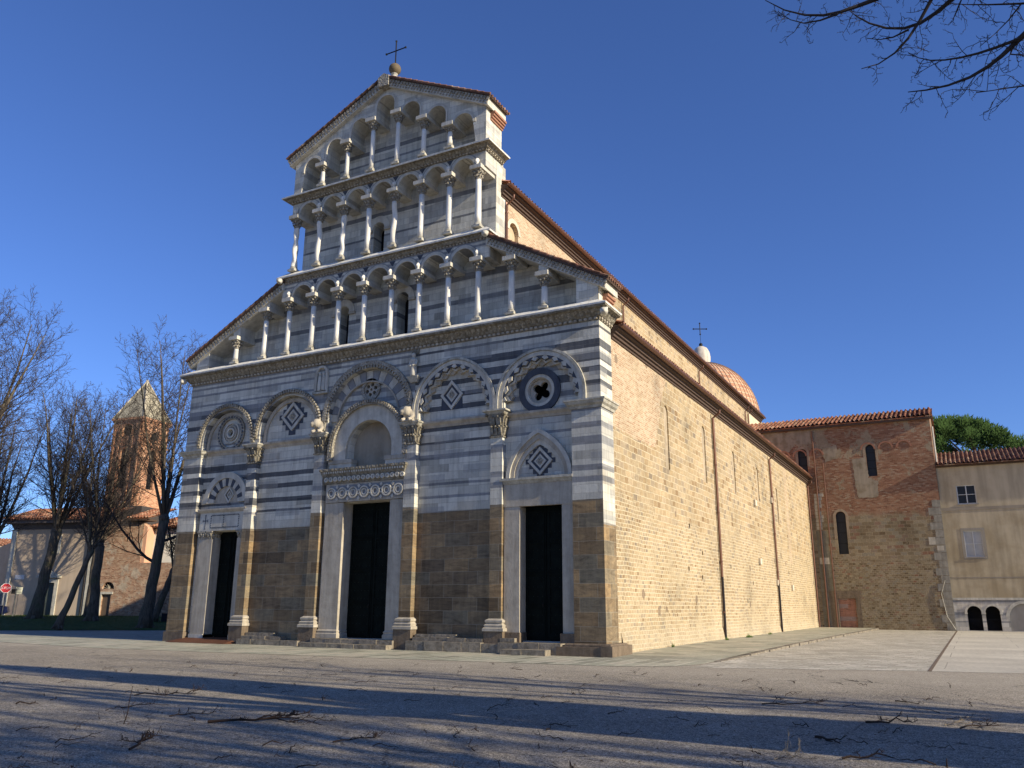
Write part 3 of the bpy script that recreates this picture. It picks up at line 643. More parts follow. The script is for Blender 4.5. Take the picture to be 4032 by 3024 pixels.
# left door: alternating voussoirs
L1 = MB().ring(FX, arc(-18.55, 6.02, 1.10, 22), arc(-18.55, 6.02, 1.36, 22), 0.14, 0.29).build('lunette', M['marble'], CH)
m1 = MB(); m2 = MB()
for i in range(15):
    a0 = PI * i / 15; a1 = PI * (i + 1) / 15
    (m2 if i % 2 else m1).ring(FX, arc(-18.55, 6.02, 0.74, 2, a0, a1), arc(-18.55, 6.02, 1.09, 2, a0, a1), 0.20, 0.285)
m1.build('pale_voussoirs', M['marble'], L1); m2.build('dark_voussoirs', M['dark'], L1)
MB().plate(FX, arc(-18.55, 6.02, 0.74, 16), (), 0.268, 0.29).build('field', M['warm'], L1)

# ---- doors
wood = simple('dark_green_door_wood', (0.006, 0.009, 0.0075), 0.8, 0, 0.8, 3, 0.08)
stud = simple('door_studs', (0.02, 0.025, 0.02), 0.8, 0.0)
def door(x0, x1, z0, z1, y, mat=wood):
    cx = (x0 + x1) / 2
    m = MB(); m.box(x0 + 0.01, cx - 0.012, y, y + 0.08, z0, z1); m.box(cx + 0.012, x1 - 0.01, y, y + 0.08, z0, z1)
    d = m.build('door', mat, CH); s_ = MB()
    m = MB()
    for a, b in ((x0 + 0.08, cx - 0.07), (cx + 0.07, x1 - 0.08)):
        k = 4; hh = (z1 - z0 - 0.2) / k
        for i in range(k):
            za = z0 + 0.1 + i * hh
            m.ring(lambda u, v, dd: (u, y - 0.03 + dd, v), [(a + .07, za + .07), (b - .07, za + .07), (b - .07, za + hh - .10), (a + .07, za + hh - .10), (a + .07, za + .07)],
                   [(a, za), (b, za), (b, za + hh - .03), (a, za + hh - .03), (a, za)], 0.0, 0.035)
        nn = max(3, int((b - a) / 0.16))
        for i in range(nn):
            for j in range(int((z1 - z0) / 0.32)): s_.ball((a + (b - a) * (i + .5) / nn, y - 0.012, z0 + 0.2 + j * 0.32), 0.017, 5, 3)
    m.build('panel_moulding', mat, d); s_.build('studs', stud, d)
    m = MB(); m.tube([(cx - 0.12, y - 0.03, z0 + 1.25), (cx - 0.12, y - 0.08, z0 + 1.2), (cx - 0.12, y - 0.03, z0 + 1.12)], 0.018, 6); m.build('handle', M['iron'], d)
    return d
door(-19.10, -17.50, 0.24, 4.74, 0.62); door(-11.72, -9.32, 0.36, 5.64, 0.72); door(-3.60, -1.86, 0.45, 5.08, 0.60)
# jambs and lintels, middle
f3 = MB(); f3.box(-12.62, -11.69, 0.10, 0.74, 0.66, 5.64); j3 = f3.build('door_jamb', M['warm'], CH)
f3 = MB(); f3.box(-9.35, -8.68, 0.10, 0.74, 0.66, 5.64); f3.build('door_jamb', M['warm'], CH)
for x0, x1 in ((-12.70, -11.62), (-9.42, -8.64)):
    MB().sweep([(x0 + .08, .3), (x0 + .08, .10), (x1 - .08, .10), (x1 - .08, .7)], [(-0.1, 0.34), (0.07, 0.34), (0.07, 0.50), (0.03, 0.54), (0.05, 0.60), (0.0, 0.67), (-0.1, 0.67)]).build('jamb_base', M['warm'], j3)
m = MB().box(-12.62, -8.68, 0.06, 0.70, 5.66, 6.42); li3 = m.build('carved_lintel', M['warm'], CH)
m = MB(); md = MB()
for i in range(7):
    cx = -12.29 + i * 0.56
    r = 0.24
    m.ring(FX, arc(cx, 6.03, r - 0.06, 16, 0, 2 * PI), arc(cx, 6.03, r, 16, 0, 2 * PI), -0.01, 0.07)
    m.ring(FX, arc(cx, 6.03, 0.09, 12, 0, 2 * PI), arc(cx, 6.03, 0.145, 12, 0, 2 * PI), 0.0, 0.07)
    if i < 6:
        m.ring(FX, arc(cx + .28, 6.03, 0.05, 10, 0, 2 * PI), arc(cx + .28, 6.03, 0.10, 10, 0, 2 * PI), 0.0, 0.07)
        for dz in (-.25, .25): m.plate(FX, [(cx + .28 + .07, 6.03 + dz), (cx + .28, 6.03 + dz + .09), (cx + .21, 6.03 + dz), (cx + .28, 6.03 + dz - .09)], (), 0.02, 0.07)
m.build('carved_roundels', M['marble'], li3)
MB().box(-12.4, -8.72, 0.052, 0.07, 5.74, 6.34).build('dark_ground', M['midgrey'], li3)
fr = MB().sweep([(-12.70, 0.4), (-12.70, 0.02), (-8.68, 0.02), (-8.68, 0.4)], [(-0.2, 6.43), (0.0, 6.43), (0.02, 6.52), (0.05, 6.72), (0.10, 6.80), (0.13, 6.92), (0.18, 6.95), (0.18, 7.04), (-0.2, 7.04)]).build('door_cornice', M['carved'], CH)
m = MB()
for i in range(17):
    cx = -12.55 + i * 0.24; m.ring(FX, arc(cx, 6.60, 0.045, 8, 0, 2 * PI), arc(cx, 6.60, 0.10, 8, 0.0, 2 * PI), -0.075, 0.01); m.ball((cx, -0.045, 6.60), 0.03, 5, 4)
m.build('scroll_frieze', M['marble'], fr)
m = MB()
for i in range(34): m.box(-12.66 + i * .12, -12.60 + i * .12, -0.12, 0.0, 6.84, 6.92)
m.build('dentils', M['marble'], fr)
# left door frame
j1 = MB().box(-19.88, -19.06, 0.12, 0.66, 0.2, 4.40).build('door_jamb', M['warm'], CH)
j1b = MB().box(-17.53, -17.15, 0.12, 0.66, 0.2, 4.40).build('door_jamb', M['warm'], CH)
for x0, x1, jj in ((-19.92, -19.06, j1), (-17.54, -17.14, j1b)):
    m = MB(); m.sweep([(x0 + .05, .5), (x0 + .05, .12), (x1 - .05, .12), (x1 - .05, .62)], [(-0.1, 4.40), (0.0, 4.40), (0.02, 4.60), (0.09, 4.70), (0.09, 4.76), (-0.1, 4.76)])
    k = int((x1 - x0) / .14)
    for i in range(k): m.ball((x0 + (x1 - x0) * (i + .5) / k, 0.07, 4.58 + .05 * (i % 2)), (0.06, 0.05, 0.09), 6, 4)
    for i in range(3): m.ball((x1 - 0.02, 0.2 + i * .15, 4.58), (0.05, 0.06, 0.09), 6, 4)
    m.build('capital', M['carved_fine'], jj)
    MB().box(x0, x1, 0.08, 0.64, 0.02, 0.34).build('jamb_base', M['marble'], jj)
l1 = MB().box(-19.90, -17.15, 0.08, 0.64, 4.76, 5.60).build('inlaid_lintel', M['marble'], CH)
MB().sweep([(-19.92, .3), (-19.92, .08), (-17.15, .08), (-17.15, .3)], [(-.05, 5.56), (0.03, 5.58), (0.10, 5.68), (0.10, 5.74), (-.05, 5.74)]).build('lintel_cornice', M['warm'], l1)
m = MB(); F8 = lambda u, v, d: (u, 0.08 + d, v)
def rect(x0, x1, z0, z1): return [(x0, z0), (x1, z0), (x1, z1), (x0, z1), (x0, z0)]
def dash(x0, z0, x1, z1):
    L = math.hypot(x1 - x0, z1 - z0); n = int(L / .075)
    for i in range(n):
        u = x0 + (x1 - x0) * (i + .5) / n; v = z0 + (z1 - z0) * (i + .5) / n
        if x0 != x1: m.box(u - .022, u + .022, .074, .085, v - .03, v + .03)
        else: m.box(u - .03, u + .03, .074, .085, v - .022, v + .022)
for z in (4.90, 5.44): dash(-19.20, z, -17.50, z)
for x in (-19.20, -18.42, -17.50): dash(x, 4.90, x, 5.44)
cxx = -19.55
m.box(cxx - .02, cxx + .02, .074, .085, 4.86, 5.46); m.box(cxx - .15, cxx + .15, .073, .085, 5.20, 5.235)
for a in (-1, 1): m.box(cxx + a * .15 - .012, cxx + a * .15 + .012, .072, .085, 5.16, 5.28)
m.box(cxx - .05, cxx + .05, .072, .085, 5.45, 5.475); m.box(cxx - .05, cxx + .05, .072, .085, 4.845, 4.87)
m.build('dark_inlay', M['dark'], l1)
# right door frame
j5 = MB().box(-4.20, -3.57, 0.12, 0.62, 0.70, 5.08).build('door_jamb', M['warm'], CH)
j5b = MB().box(-1.89, -1.425, 0.12, 0.62, 0.70, 5.08).build('door_jamb', M['warm'], CH)
MB().box(-4.24, -3.52, 0.04, 0.64, 0.36, 0.70).build('jamb_base', M['brownstone'], j5); MB().box(-1.96, -1.40, 0.04, 0.64, 0.36, 0.70).build('jamb_base', M['brownstone'], j5b)
l5 = MB().box(-4.22, -1.42, 0.10, 0.62, 5.08, 5.90).build('plain_lintel', M['warm'], CH)
MB().sweep([(-4.23, .3), (-4.23, .10), (-1.42, .10)], [(-.05, 5.90), (0.02, 5.90), (0.08, 6.0), (0.12, 6.02), (0.12, 6.11), (-.05, 6.11)]).build('lintel_cornice', M['ledge'], l5)

# ---- steps along the front
step_m = plain_stone('step_stone', (0.30, 0.26, 0.20), var=0.8, bump=0.9, scale=6, dirt=(0.3, 0.28, 0.25))
def steps(blocks):
    first = None
    for x0, x1, y0, z0, z1 in blocks:
        m = MB(); n = max(1, round((x1 - x0) / 0.75)); x = x0
        for i in range(n):
            xe = x0 + (x1 - x0) * (i + 1) / n + (random.uniform(-.08, .08) if i < n - 1 else 0)
            jy = random.uniform(-.025, .025); jz = random.uniform(-.012, .008)
            m.box(x, xe - 0.012, y0 + jy, 0.6, z0, z1 + jz); x = xe
        ob = m.build('step' if first is None else 'step_block', step_m, first or CH); first = first or ob
steps([(-16.6, -13.3, -0.30, 0.0, 0.22), (-16.62, -14.4, -0.12, 0.22, 0.34), (-16.5, -14.9, 0.02, 0.34, 0.48)])
steps([(-12.95, -8.72, -0.62, 0.0, 0.17), (-12.70, -8.72, -0.25, 0.17, 0.33), (-13.5, -12.7, -0.2, 0.0, 0.2)])
steps([(-8.05, -4.85, -0.36, 0.0, 0.34), (-7.9, -4.9, -0.15, 0.34, 0.48), (-7.9, -6.1, 0.04, 0.48, 0.58)])
steps([(-4.85, -4.0, -0.30, 0.0, 0.32)])
steps([(-4.15, -1.75, -0.40, 0.0, 0.38), (-3.8, -2.1, -0.85, 0.0, 0.18), (-4.2, -3.62, -0.12, 0.38, 0.52)])
MB().box(-1.9, 0.02, -0.42, 0.2, 0.0, 0.30).build('plinth_footing', M['brownstone'], CH)
MB().box(-0.3, 0.10, -0.44, 1.4, 0.0, 0.345).build('plinth_footing', M['brownstone'], CH)

# ---- main cornices (three sides)
def cornice(xl, xr, y0, yb, zb, zt, out, name='cornice', den=0.16, leafs=0.17):
    h = zt - zb; path = [(xl, yb), (xl, y0), (xr, y0), (xr, yb)]
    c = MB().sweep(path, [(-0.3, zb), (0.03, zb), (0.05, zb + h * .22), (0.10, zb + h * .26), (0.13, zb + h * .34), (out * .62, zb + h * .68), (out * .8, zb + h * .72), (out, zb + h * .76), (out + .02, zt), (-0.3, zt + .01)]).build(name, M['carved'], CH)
    MB().sweep(path, [(-0.30, zt - .02), (out + .03, zt - .06), (out + .04, zt + .0), (-0.02, zt + .29), (-0.30, zt + .29)]).build('ledge', M['top'], c)
    m = MB(); n = int((xr - xl) / den)
    for i in range(n): u = xl + (xr - xl) * (i + .5) / n; m.box(u - den * .26, u + den * .26, y0 - 0.10, y0, zb + h * .06, zb + h * .21)
    n2 = int((yb - y0) / den)
    for i in range(n2): v = y0 + (yb - y0) * (i + .5) / n2; m.box(xr, xr + 0.10, v - den * .26, v + den * .26, zb + h * .06, zb + h * .21)
    m.build('dentils', M['warm'], c)
    m = MB(); n = int((xr - xl) / leafs)
    for i in range(n):
        u = xl + (xr - xl) * (i + .5) / n; k = 1 + 0.35 * math.sin(i * 2.4)
        m.obox((u, y0 - out * .46, zb + h * .52), (leafs * .34, 0, 0.02), (0, -0.03, .03), (0, -h * .16, h * .15 * k))
        m.ball((u, y0 - out * .56, zb + h * .66), (leafs * .26, .035, h * .07), 6, 4)
    n = int((yb - y0) / leafs)
    for i in range(n):
        v = y0 + (yb - y0) * (i + .5) / n
        m.obox((xr + out * .46, v, zb + h * .52), (0.03, 0, .03), (0, leafs * .34, 0.02), (h * .16, 0, h * .16))
    m.build('leaf_frieze', M['carved_fine'], c)
    return c
cornice(XL, XR, 0.0, 1.15, 11.66, 12.17, 0.42, den=0.20, leafs=0.24)
cornice(-15.85, -5.10, 0.10, 1.2, 15.90, 16.20, 0.28)
cornice(-15.75, -5.15, 0.02, 1.45, 19.94, 20.21, 0.34)

# ---- gallery floors, back walls
MB().box(XL + .05, XR - .05, 0.02, 1.6, 11.6, 12.45).build('gallery_floor', M['ledge'], CH)
BY = 0.95
win1 = [arc(-13.0, 14.35, 0.30, 10, leg=12.25), arc(-9.75, 14.45, 0.30, 10, leg=12.25)]
MB().plate(FX, [(-21.0, 12.15), (-0.5, 12.15), (-0.5, 13.1), (-5.2, 16.05), (-15.8, 16.05), (-21.0, 13.1)], win1, BY, BY + .6).build('gallery_back_wall', MS['g1'], CH)
win2 = [arc(-11.25, 18.1, 0.30, 10, leg=16.25)]
MB().plate(FX, [(-15.72, 16.15), (-5.17, 16.15), (-5.17, 20.0), (-15.72, 20.0)], win2, BY, BY + .6).build('gallery_back_wall', MS['g2'], CH)
MB().plate(FX, [(-15.6, 20.15), (-5.3, 20.15), (-5.3, 21.95), (-10.45, 24.72), (-15.6, 21.95)], (), BY, BY + .55).build('gallery_back_wall', MS['g3'], CH)
MB().box(-15.5, -5.4, 1.56, 1.64, 11.5, 20.1).build('dark_backing', M['void'], CH)  # near-black panel, painted as the unlit interior behind the gallery windows
for (cx, cz, w) in ((-13.0, 14.35, .62), (-9.75, 14.45, .62), (-11.25, 18.1, .62)):
    MB().ring(FX, arc(cx, cz, .32, 12), arc(cx, cz, w, 12), BY - .05, BY + .01).build('window_arch', M['marble'], CH)
    for a in (-1, 1): MB().box(cx + a * .5 - .17, cx + a * .5 + .17, BY - .10, BY, cz - .14, cz - .02).build('window_impost', M['warm'], CH)
# block sides right/left of galleries 2 and 3
quoin = stone_courses('quoin_marble', [], 0.0, axis='y', wid=0.5)
MB().plate(SXP(-5.16), [(BY + .004, 16.2), (1.75, 16.2), (1.75, 19.9), (BY + .004, 19.9)], (), 0, .5).build('quoin', quoin, CH)
MB().plate(SXP(-15.73), [(BY + .004, 16.2), (1.75, 16.2), (1.75, 19.9), (BY + .004, 19.9)], (), -.02, .0).build('quoin', quoin, CH)
MB().plate(SXP(-5.155), [(0.03, 20.2), (1.35, 20.2), (1.35, 22.0), (0.03, 22.0)], (), 0, .5).build('quoin', quoin, CH)
MB().plate(SXP(-15.72), [(0.03, 20.2), (1.35, 20.2), (1.35, 22.0), (0.03, 22.0)], (), -.02, 0.0).build('quoin', quoin, CH)
MB().box(-15.6, -5.3, 0.2, 1.5, 19.98, 20.48).build('gallery_floor', M['ledge'], CH)
MB().box(-15.8, -5.2, 0.2, 1.6, 15.98, 16.475).build('gallery_floor', M['ledge'], CH)

# ---- arcades of the galleries
g1x = [-15.45 + 1.43 * k for k in range(8)]; g2x = [-15.42 + 1.415 * k for k in range(8)]
def arcade(xs, xl, xr, zs, zc, r, zt, mat, y0=0.05, y1=BY):
    out = [(xl, zt), (xl, zs)]
    for a, b in zip(xs[:-1], xs[1:]): out += arc((a + b) / 2, zc, r, 14, leg=zs)[::-1]
    out += [(xr, zs), (xr, zt)]
    ar = MB().plate(FX, out, (), y0, y1, back=False).build('arcade_wall', mat, CH)
    m = MB(); md = MB(); mt = MB()
    for a, b in zip(xs[:-1], xs[1:]):
        c = (a + b) / 2
        m.ring(FX, arc(c, zc, r, 14, leg=zs), arc(c, zc, r + .07, 14, leg=zs), y0 - .05, y0 + .01)
        m.ring(FX, arc(c, zc, r + .085, 14, leg=zs), arc(c, zc, r + .15, 14, leg=zs), y0 - .03, y0 + .01)
        md.ring(FX, arc(c, zc, r + .16, 14, .35, PI - .35), arc(c, zc, r + .20, 14, .35, PI - .35), y0 - .012, y0 + .01)
    for x in xs[1:-1]:
        for (p, q) in ((-.15, .15),):
            mt.plate(FX, [(x - .17, zt - .06), (x + .17, zt - .06), (x, zt - .30)], (), y0 - .01, y0)
    m.build('arch_mouldings', M['marble'], ar); md.build('grey_inlay', M['midgrey'], ar); mt.build('dark_inlay', M['dark'], ar)
    return ar
arcade(g1x, -15.95, -4.97, 15.12, 15.14, 0.55, 15.92, MS['ar1'])
arcade(g2x, -15.73, -5.17, 19.25, 19.27, 0.54, 19.98, MS['gab'])
# gable arcade with stepped columns
g3x = [-14.03, -12.60, -11.18, -9.77, -8.35, -6.98]; g3z = [21.63, 22.43, 23.16, 23.16, 22.43, 21.69]
sup = [(-15.32, 21.45)] + list(zip(g3x, g3z)) + [(-5.62, 21.45)]
tops = [22.24, 22.88, 23.55, 24.34, 23.57, 22.90, 22.12]
out = [(-15.72, 22.0), (-15.72, 20.2), (-15.32, 20.2)]
m = MB(); r = 0.50
for i in range(7):
    (xa, za), (xb, zb) = sup[i], sup[i + 1]; c = (xa + xb) / 2; zc = tops[i] - r - .14
    if i == 0: c += .04
    def foot(z): return max(0.0, math.asin(min(0.95, max(0.0, (z - zc) / r))))
    al = PI - foot(za); ar_ = foot(zb)
    pts = arc(c, zc, r, 16, ar_, al)
    pin = ([(pts[0][0], min(zb, zc))] if zb < zc else []) + pts + ([(pts[-1][0], za)] if za < zc else [])
    out += pin[::-1]
    # moulding
    def fo(R): return [( (c + R * math.cos(ar_), zb) )] * (1 if zb < zc else 0) + arc(c, zc, R, 16, ar_, al) + [(c + R * math.cos(al), za)] * (1 if za < zc else 0)
    m.ring(FX, fo(r), fo(r + .07), -0.03, .03); m.ring(FX, fo(r + .085), fo(r + .14), -0.01, .03)
out += [(-5.62, 20.2), (-5.17, 20.2), (-5.17, 22.0), (-10.45, 24.78)]
gb = MB().plate(FX, out, (), 0.02, BY + .02).build('gable_wall', MS['gab'], CH); m.build('arch_mouldings', M['marble'], gb)
MB().plate(FX, [(-15.66, 21.9), (-5.25, 21.9), (-5.25, 22.02), (-10.45, 24.72), (-15.66, 22.02)], (), 0.58, 0.62).build('vault_back', M['marble'], gb) if False else None

# ---- columns
def column(x, z0, zt, style='plain', y=0.08, rb=0.135, parent=CH, head=True, beam=True, iw=.27, cap=0.40):
    h = zt - z0; zc1 = zt - .17; zc0 = zc1 - cap; zb = z0 + .22
    n = 16; prof = []
    k = 26 if style in ('twist', 'knot') else 5
    for i in range(k + 1):
        f = i / k; prof.append((rb * (1.0 - .17 * f), zb + (zc0 - zb) * f))
    if style == 'twist': tw = lambda a, z: 0.92 + .20 * math.sin(2 * a + 7.5 * z)
    elif style == 'knot': tw = lambda a, z: 0.92 + .26 * math.cos(a - 4.6 * z)
    elif style == 'flute': tw = lambda a, z: 1.0 + .06 * math.cos(8 * a)
    else: tw = None
    sh = MB().lathe(x, y, prof, n, tw).build('column', M['column'], parent, smooth=True)
    m = MB(); m.box(x - .20, x + .20, y - .20, y + .20, z0, z0 + .09)
    m.lathe(x, y, [(.185, z0 + .09), (.20, z0 + .12), (.185, z0 + .155), (.15, z0 + .17), (.165, z0 + .195), (.14, z0 + .23)], 14)
    m.build('column_base', M['ledge'], sh)
    m = MB(); r1 = rb * .86
    m.lathe(x, y, [(r1, zc0), (r1 + .025, zc0 + .01), (r1 + .025, zc0 + .04), (r1, zc0 + .05), (r1 + .01, zc0 + cap * .55), (r1 + .09, zc0 + cap * .9), (r1 + .1, zc1)], 12)
    for row, (zz, rr) in enumerate(((zc0 + cap * .32, r1 + .045), (zc0 + cap * .66, r1 + .09))):
        for i in range(8):
            a = PI / 4 * (i + .5 * row); m.ball((x + rr * math.cos(a), y + rr * math.sin(a), zz), (.042, .042, .05), 6, 4)
    for a in (1, 3, 5, 7):
        a *= PI / 4; m.ball((x + (r1 + .13) * math.cos(a), y + (r1 + .13) * math.sin(a), zc1 - .05), (.055, .055, .05), 6, 4)
    m.build('capital', M['carved_fine'], sh)
    MB().box(x - iw, x + iw, y - .30, BY if beam else y + .3, zc1, zt).build('impost_block', M['marble'], sh)
    if head:
        m = MB(); hy = y - .16
        m.ball((x, hy, zt + .22), (.085, .10, .125), 8, 6); m.ball((x, hy + .03, zt + .05), (.075, .07, .10), 8, 5)
        m.ball((x, hy - .10, zt + .20), (.018, .03, .03), 5, 4); m.ball((x, hy + .04, zt + .26), (.095, .09, .105), 8, 5)
        m.ball((x, hy - .02, zt + .0), (.12, .10, .06), 8, 4)
        m.build('carved_head', M['column'], sh, remesh=0.022)
    return sh
for i, x in enumerate(g1x): column(x, 12.45, 15.12, ('plain', 'plain', 'plain', 'flute', 'plain', 'plain', 'plain', 'flute')[i])
for i, x in enumerate(g2x): column(x, 16.48, 19.25, ('twist', 'knot', 'twist', 'plain', 'knot', 'plain', 'plain', 'plain')[i], rb=.14)
for x, z in zip(g3x, g3z): column(x, 20.485, z, 'plain', head=False, rb=.12, cap=.40 if z > 22 else .2)
# raking soffit helper for the wings
def rakez(x): return 16.0 - (x + 5.1) * (16.0 - 13.12) / (5.1 - 0.35) if x > -10 else 16.0 - (-15.8 - x) * (16.0 - 13.0) / (21.3 - 15.8)
for x, zt, hd in ((-18.62, 13.76, 0), (-16.85, 14.88, 0), (-3.93, 14.85, 0), (-2.50, 13.93, 0)):
    c = column(x, 12.45, zt, 'plain', head=False)
    zz = rakez(x) - 0.16
    MB().box(x - .21, x + .21, 0.0, BY, zt, zz).build('post', M['marble'], c)
# end piers of the wings
MB().plate(FX, [(-1.16, 12.2), (XR, 12.2), (XR, rakez(XR) - .02), (-1.16, rakez(-1.16) - .02)], (), 0.02, 1.1).build('end_pier', MS['gab'], CH)
MB().plate(FX, [(-21.12, 12.2), (-20.35, 12.2), (-20.35, rakez(-20.35) - .02), (-21.12, rakez(-21.12) - .02)], (), 0.02, 1.1).build('end_pier', MS['gab'], CH)
MB().plate(SXP(XR - .003), [(0.02, 12.2), (1.12, 12.2), (1.12, 13.0), (0.02, 13.0)], (), 0.0, 0.02).build('end_pier', quoin, CH)
# piers at the inner ends of wings
MB().box(-15.98, -15.74, 0.06, BY, 15.10, 15.89).build('pier', M['marble'], CH); MB().box(-5.16, -4.92, 0.06, BY, 15.10, 15.89).build('pier', M['marble'], CH)

# ---- raking cornices and short roofs of the front
def raking(xa, za, xb, zb, th, y0, yb, name='raking_cornice', roofmat='tile', rooft=0.10, over=0.12):
    """za/zb: height of the underside; th thickness (vertical)"""
    c = MB().plate(FX, [(xa, za), (xb, zb), (xb, zb + th), (xa, za + th)], (), y0, yb, back=True).build(name, M['marble'], CH)
    L = math.hypot(xb - xa, zb - za); ex, ez = (xb - xa) / L, (zb - za) / L; n = int(L / .17); m = MB(); m2 = MB()
    nz = Vector((-ez, 0, ex)); e = Vector((ex, 0, ez))
    if nz.z < 0: nz = -nz
    for i in range(n):
        p = Vector((xa, y0, za)) + e * (L * (i + .5) / n)
        m.obox(p + nz * th * .62 + Vector((0, -.03, 0)), e * .05, Vector((0, -.025, .0)) + nz * .02, nz * th * .17)
        m2.obox(p + nz * th * .22 + Vector((0, -.02, 0)), e * .035, Vector((0, -.02, 0)), nz * th * .10)
    m.build('leaf_frieze', M['carved_fine'], c); m2.build('dentils', M['carved_fine'], c)
    m = MB(); m.obox(Vector(((xa + xb) / 2, (y0 + yb) / 2 - .04, (za + zb) / 2 + th)) + nz * rooft * .5, e * (L / 2 + over), Vector((0, (yb - y0) / 2 + .06, 0)), nz * rooft * .48)
    m.build('roof_slab', M['eavewood'], c)
    # tiles
    m = MB(); k = max(3, int(L / .33)); rows = max(2, int((yb - y0 + .1) / .19))
    for j in range(rows + 1):
        v = y0 - .08 + (yb - y0 + .1) * j / rows
        for i in range(k):
            s0 = -over + (L + 2 * over) * i / k; s1 = -over + (L + 2 * over) * (i + 1.08) / k
            up = (xb > xa) == (zb > za)
            pa = Vector((xa, v, za + th)) + e * s0 + nz * (rooft + .005); pb = Vector((xa, v, za + th)) + e * s1 + nz * (rooft + .005)
            if up: pa, pb = pa + nz * .03, pb
            else: pa, pb = pa, pb + nz * .03
            m.tube([pa, pb], [.055, .055], 6)
    m.build('roof_tiles', M[roofmat], c)
    return c
raking(-5.05, 15.62, 0.02, 12.83, 0.34, -0.06, 1.2, roofmat='tile_dark')
raking(-15.85, 15.62, -21.55, 12.60, 0.34, -0.06, 1.2, roofmat='tile_dark')
raking(-10.45, 24.60, -4.98, 21.93, 0.40, -0.18, 1.4, roofmat='tile_dark', rooft=.06)
raking(-10.45, 24.60, -15.95, 21.93, 0.40, -0.18, 1.4, roofmat='tile_dark', rooft=.06)
MB().plate(FX, [(-10.75, 24.5), (-10.15, 24.5), (-10.15, 25.0), (-10.45, 25.16), (-10.75, 25.0)], (), -0.33, 1.4, back=True).build('ridge_block', M['carved_fine'], CH)
# brick corbels under the gable eave corner and wing corner
m = MB()
for i in range(4): m.box(-5.2, -5.10 + i * .06, .35, 1.38, 21.55 + i * .10, 21.645 + i * .10)
m.build('brick_corbel', M['brick_red'], CH)
m = MB()
for i in range(3): m.box(-.4, -.17 + i * .06, .4, 1.2, 12.50 + i * .10, 12.595 + i * .10)
m.build('brick_corbel', M['brick_red'], CH)
# carved animal heads at the cornice corners, corner volutes
for x, y, z in ((0.05, -.30, 11.85), (-5.0, -.2, 16.02), (-15.95, -.2, 16.02), (-21.55, -.3, 11.88)):
    m = MB(); m.ball((x, y, z), (.16, .18, .14), 8, 6); m.ball((x + .06, y - .12, z - .05), (.08, .10, .07), 8, 5); m.ball((x - .08, y, z + .12), .05, 6, 4); m.ball((x + .1, y + .05, z + .12), .05, 6, 4)
    m.build('corner_carving', M['marble'], CH, remesh=.03)

# ---- finial with ball and cross on the gable
fin = MB().lathe(-10.35, .35, [(.24, 25.12), (.24, 25.22), (.15, 25.28), (.11, 25.42), (.17, 25.50)], 12).build('gable_finial', M['marble'], CH)
MB().box(-10.75, -10.0, .05, .6, 24.98, 25.13).build('pedestal', M['marble'], fin)
MB().ball((-10.33, .35, 25.76), .285, 20, 14).build('stone_ball', plain_stone('weathered_ball', (.15, .115, .07), var=.5), fin, smooth=True)
m = MB(); cx, cy = -10.32, .35
m.tube([(cx, cy, 26.0), (cx, cy, 27.28)], .030, 6); m.tube([(cx - .55, cy, 26.76), (cx + .55, cy, 26.76)], .030, 6)
for p in ((cx - .55, cy, 26.76), (cx + .55, cy, 26.76), (cx, cy, 27.28)): m.ball(p, .055, 6, 4)
m.build('iron_cross', M['iron'], fin)

# ---- lions on the capitals, statue and niche relief
def lion(x, z, y=-.10, face=-1):
    m = MB(); f = face
    m.ball((x + .02, y + .22, z + .28), (.24, .30, .24), 12, 8)      # chest and body
    m.ball((x + .02, y + .02, z + .30), (.22, .22, .26), 12, 8)
    m.ball((x + f * .10, y - .16, z + .42), (.20, .20, .21), 12, 8)  # mane / head
    m.ball((x + f * .20, y - .30, z + .38), (.11, .12, .095), 10, 7) # muzzle
    m.ball((x + f * .22, y - .30, z + .29), (.07, .09, .04), 8, 5)   # jaw
    for a in (-1, 1):
        m.ball((x + f * .10 + a * .12, y - .12, z + .58), .05, 6, 5)
        m.tube([(x + a * .16, y - .05, z + .25), (x + a * .17 + f * .05, y - .18, z + .10), (x + a * .16 + f * .06, y - .32, z + .05)], [.09, .07, .065], 8)
        m.ball((x + a * .2, y + .2, z + .14), (.10, .2, .13), 8, 6)
    m.box(x - .28, x + .28, y - .28, y + .34, z - .01, z + .05)
    return m.build('carved_lion', M['warm'], CH, remesh=.028)
lion(-13.08, 8.62, .0); lion(-8.44, 8.66, .0)
m = MB(); x, z = -8.30, 10.52
m.lathe(x, -.12, [(.13, z), (.15, z + .15), (.12, z + .5), (.15, z + .68), (.07, z + .78)], 10); m.ball((x, -.14, z + .88), (.085, .095, .11), 8, 6)
m.tube([(x - .14, -.12, z + .65), (x - .17, -.2, z + .45), (x - .03, -.27, z + .40)], [.055, .045, .04], 7); m.tube([(x + .14, -.12, z + .65), (x + .17, -.2, z + .45), (x + .03, -.27, z + .42)], [.055, .045, .04], 7)
stt = m.build('carved_figure', M['marble'], CH, remesh=.025)
MB().sweep([(x - .22, 0.0), (x - .22, -.16), (x + .22, -.16), (x + .22, 0.0)], [(-.1, z - .25), (-.06, z - .25), (.05, z - .03), (.05, z), (-.1, z)]).build('corbel', M['ledge'], stt)
MB().plate(FX, [(x - .17, z + .95), (x + .17, z + .95), (x + .2, z + 1.25), (x, z + 1.38), (x - .2, z + 1.25)], (), -.05, 0.0).build('worn_relief', M['carved'], stt)
nc = MB().ring(FX, arc(-13.16, 11.28, .24, 12, leg=10.50), arc(-13.16, 11.28, .34, 12, leg=10.50), -.10, .01).build('niche', M['marble'], CH)
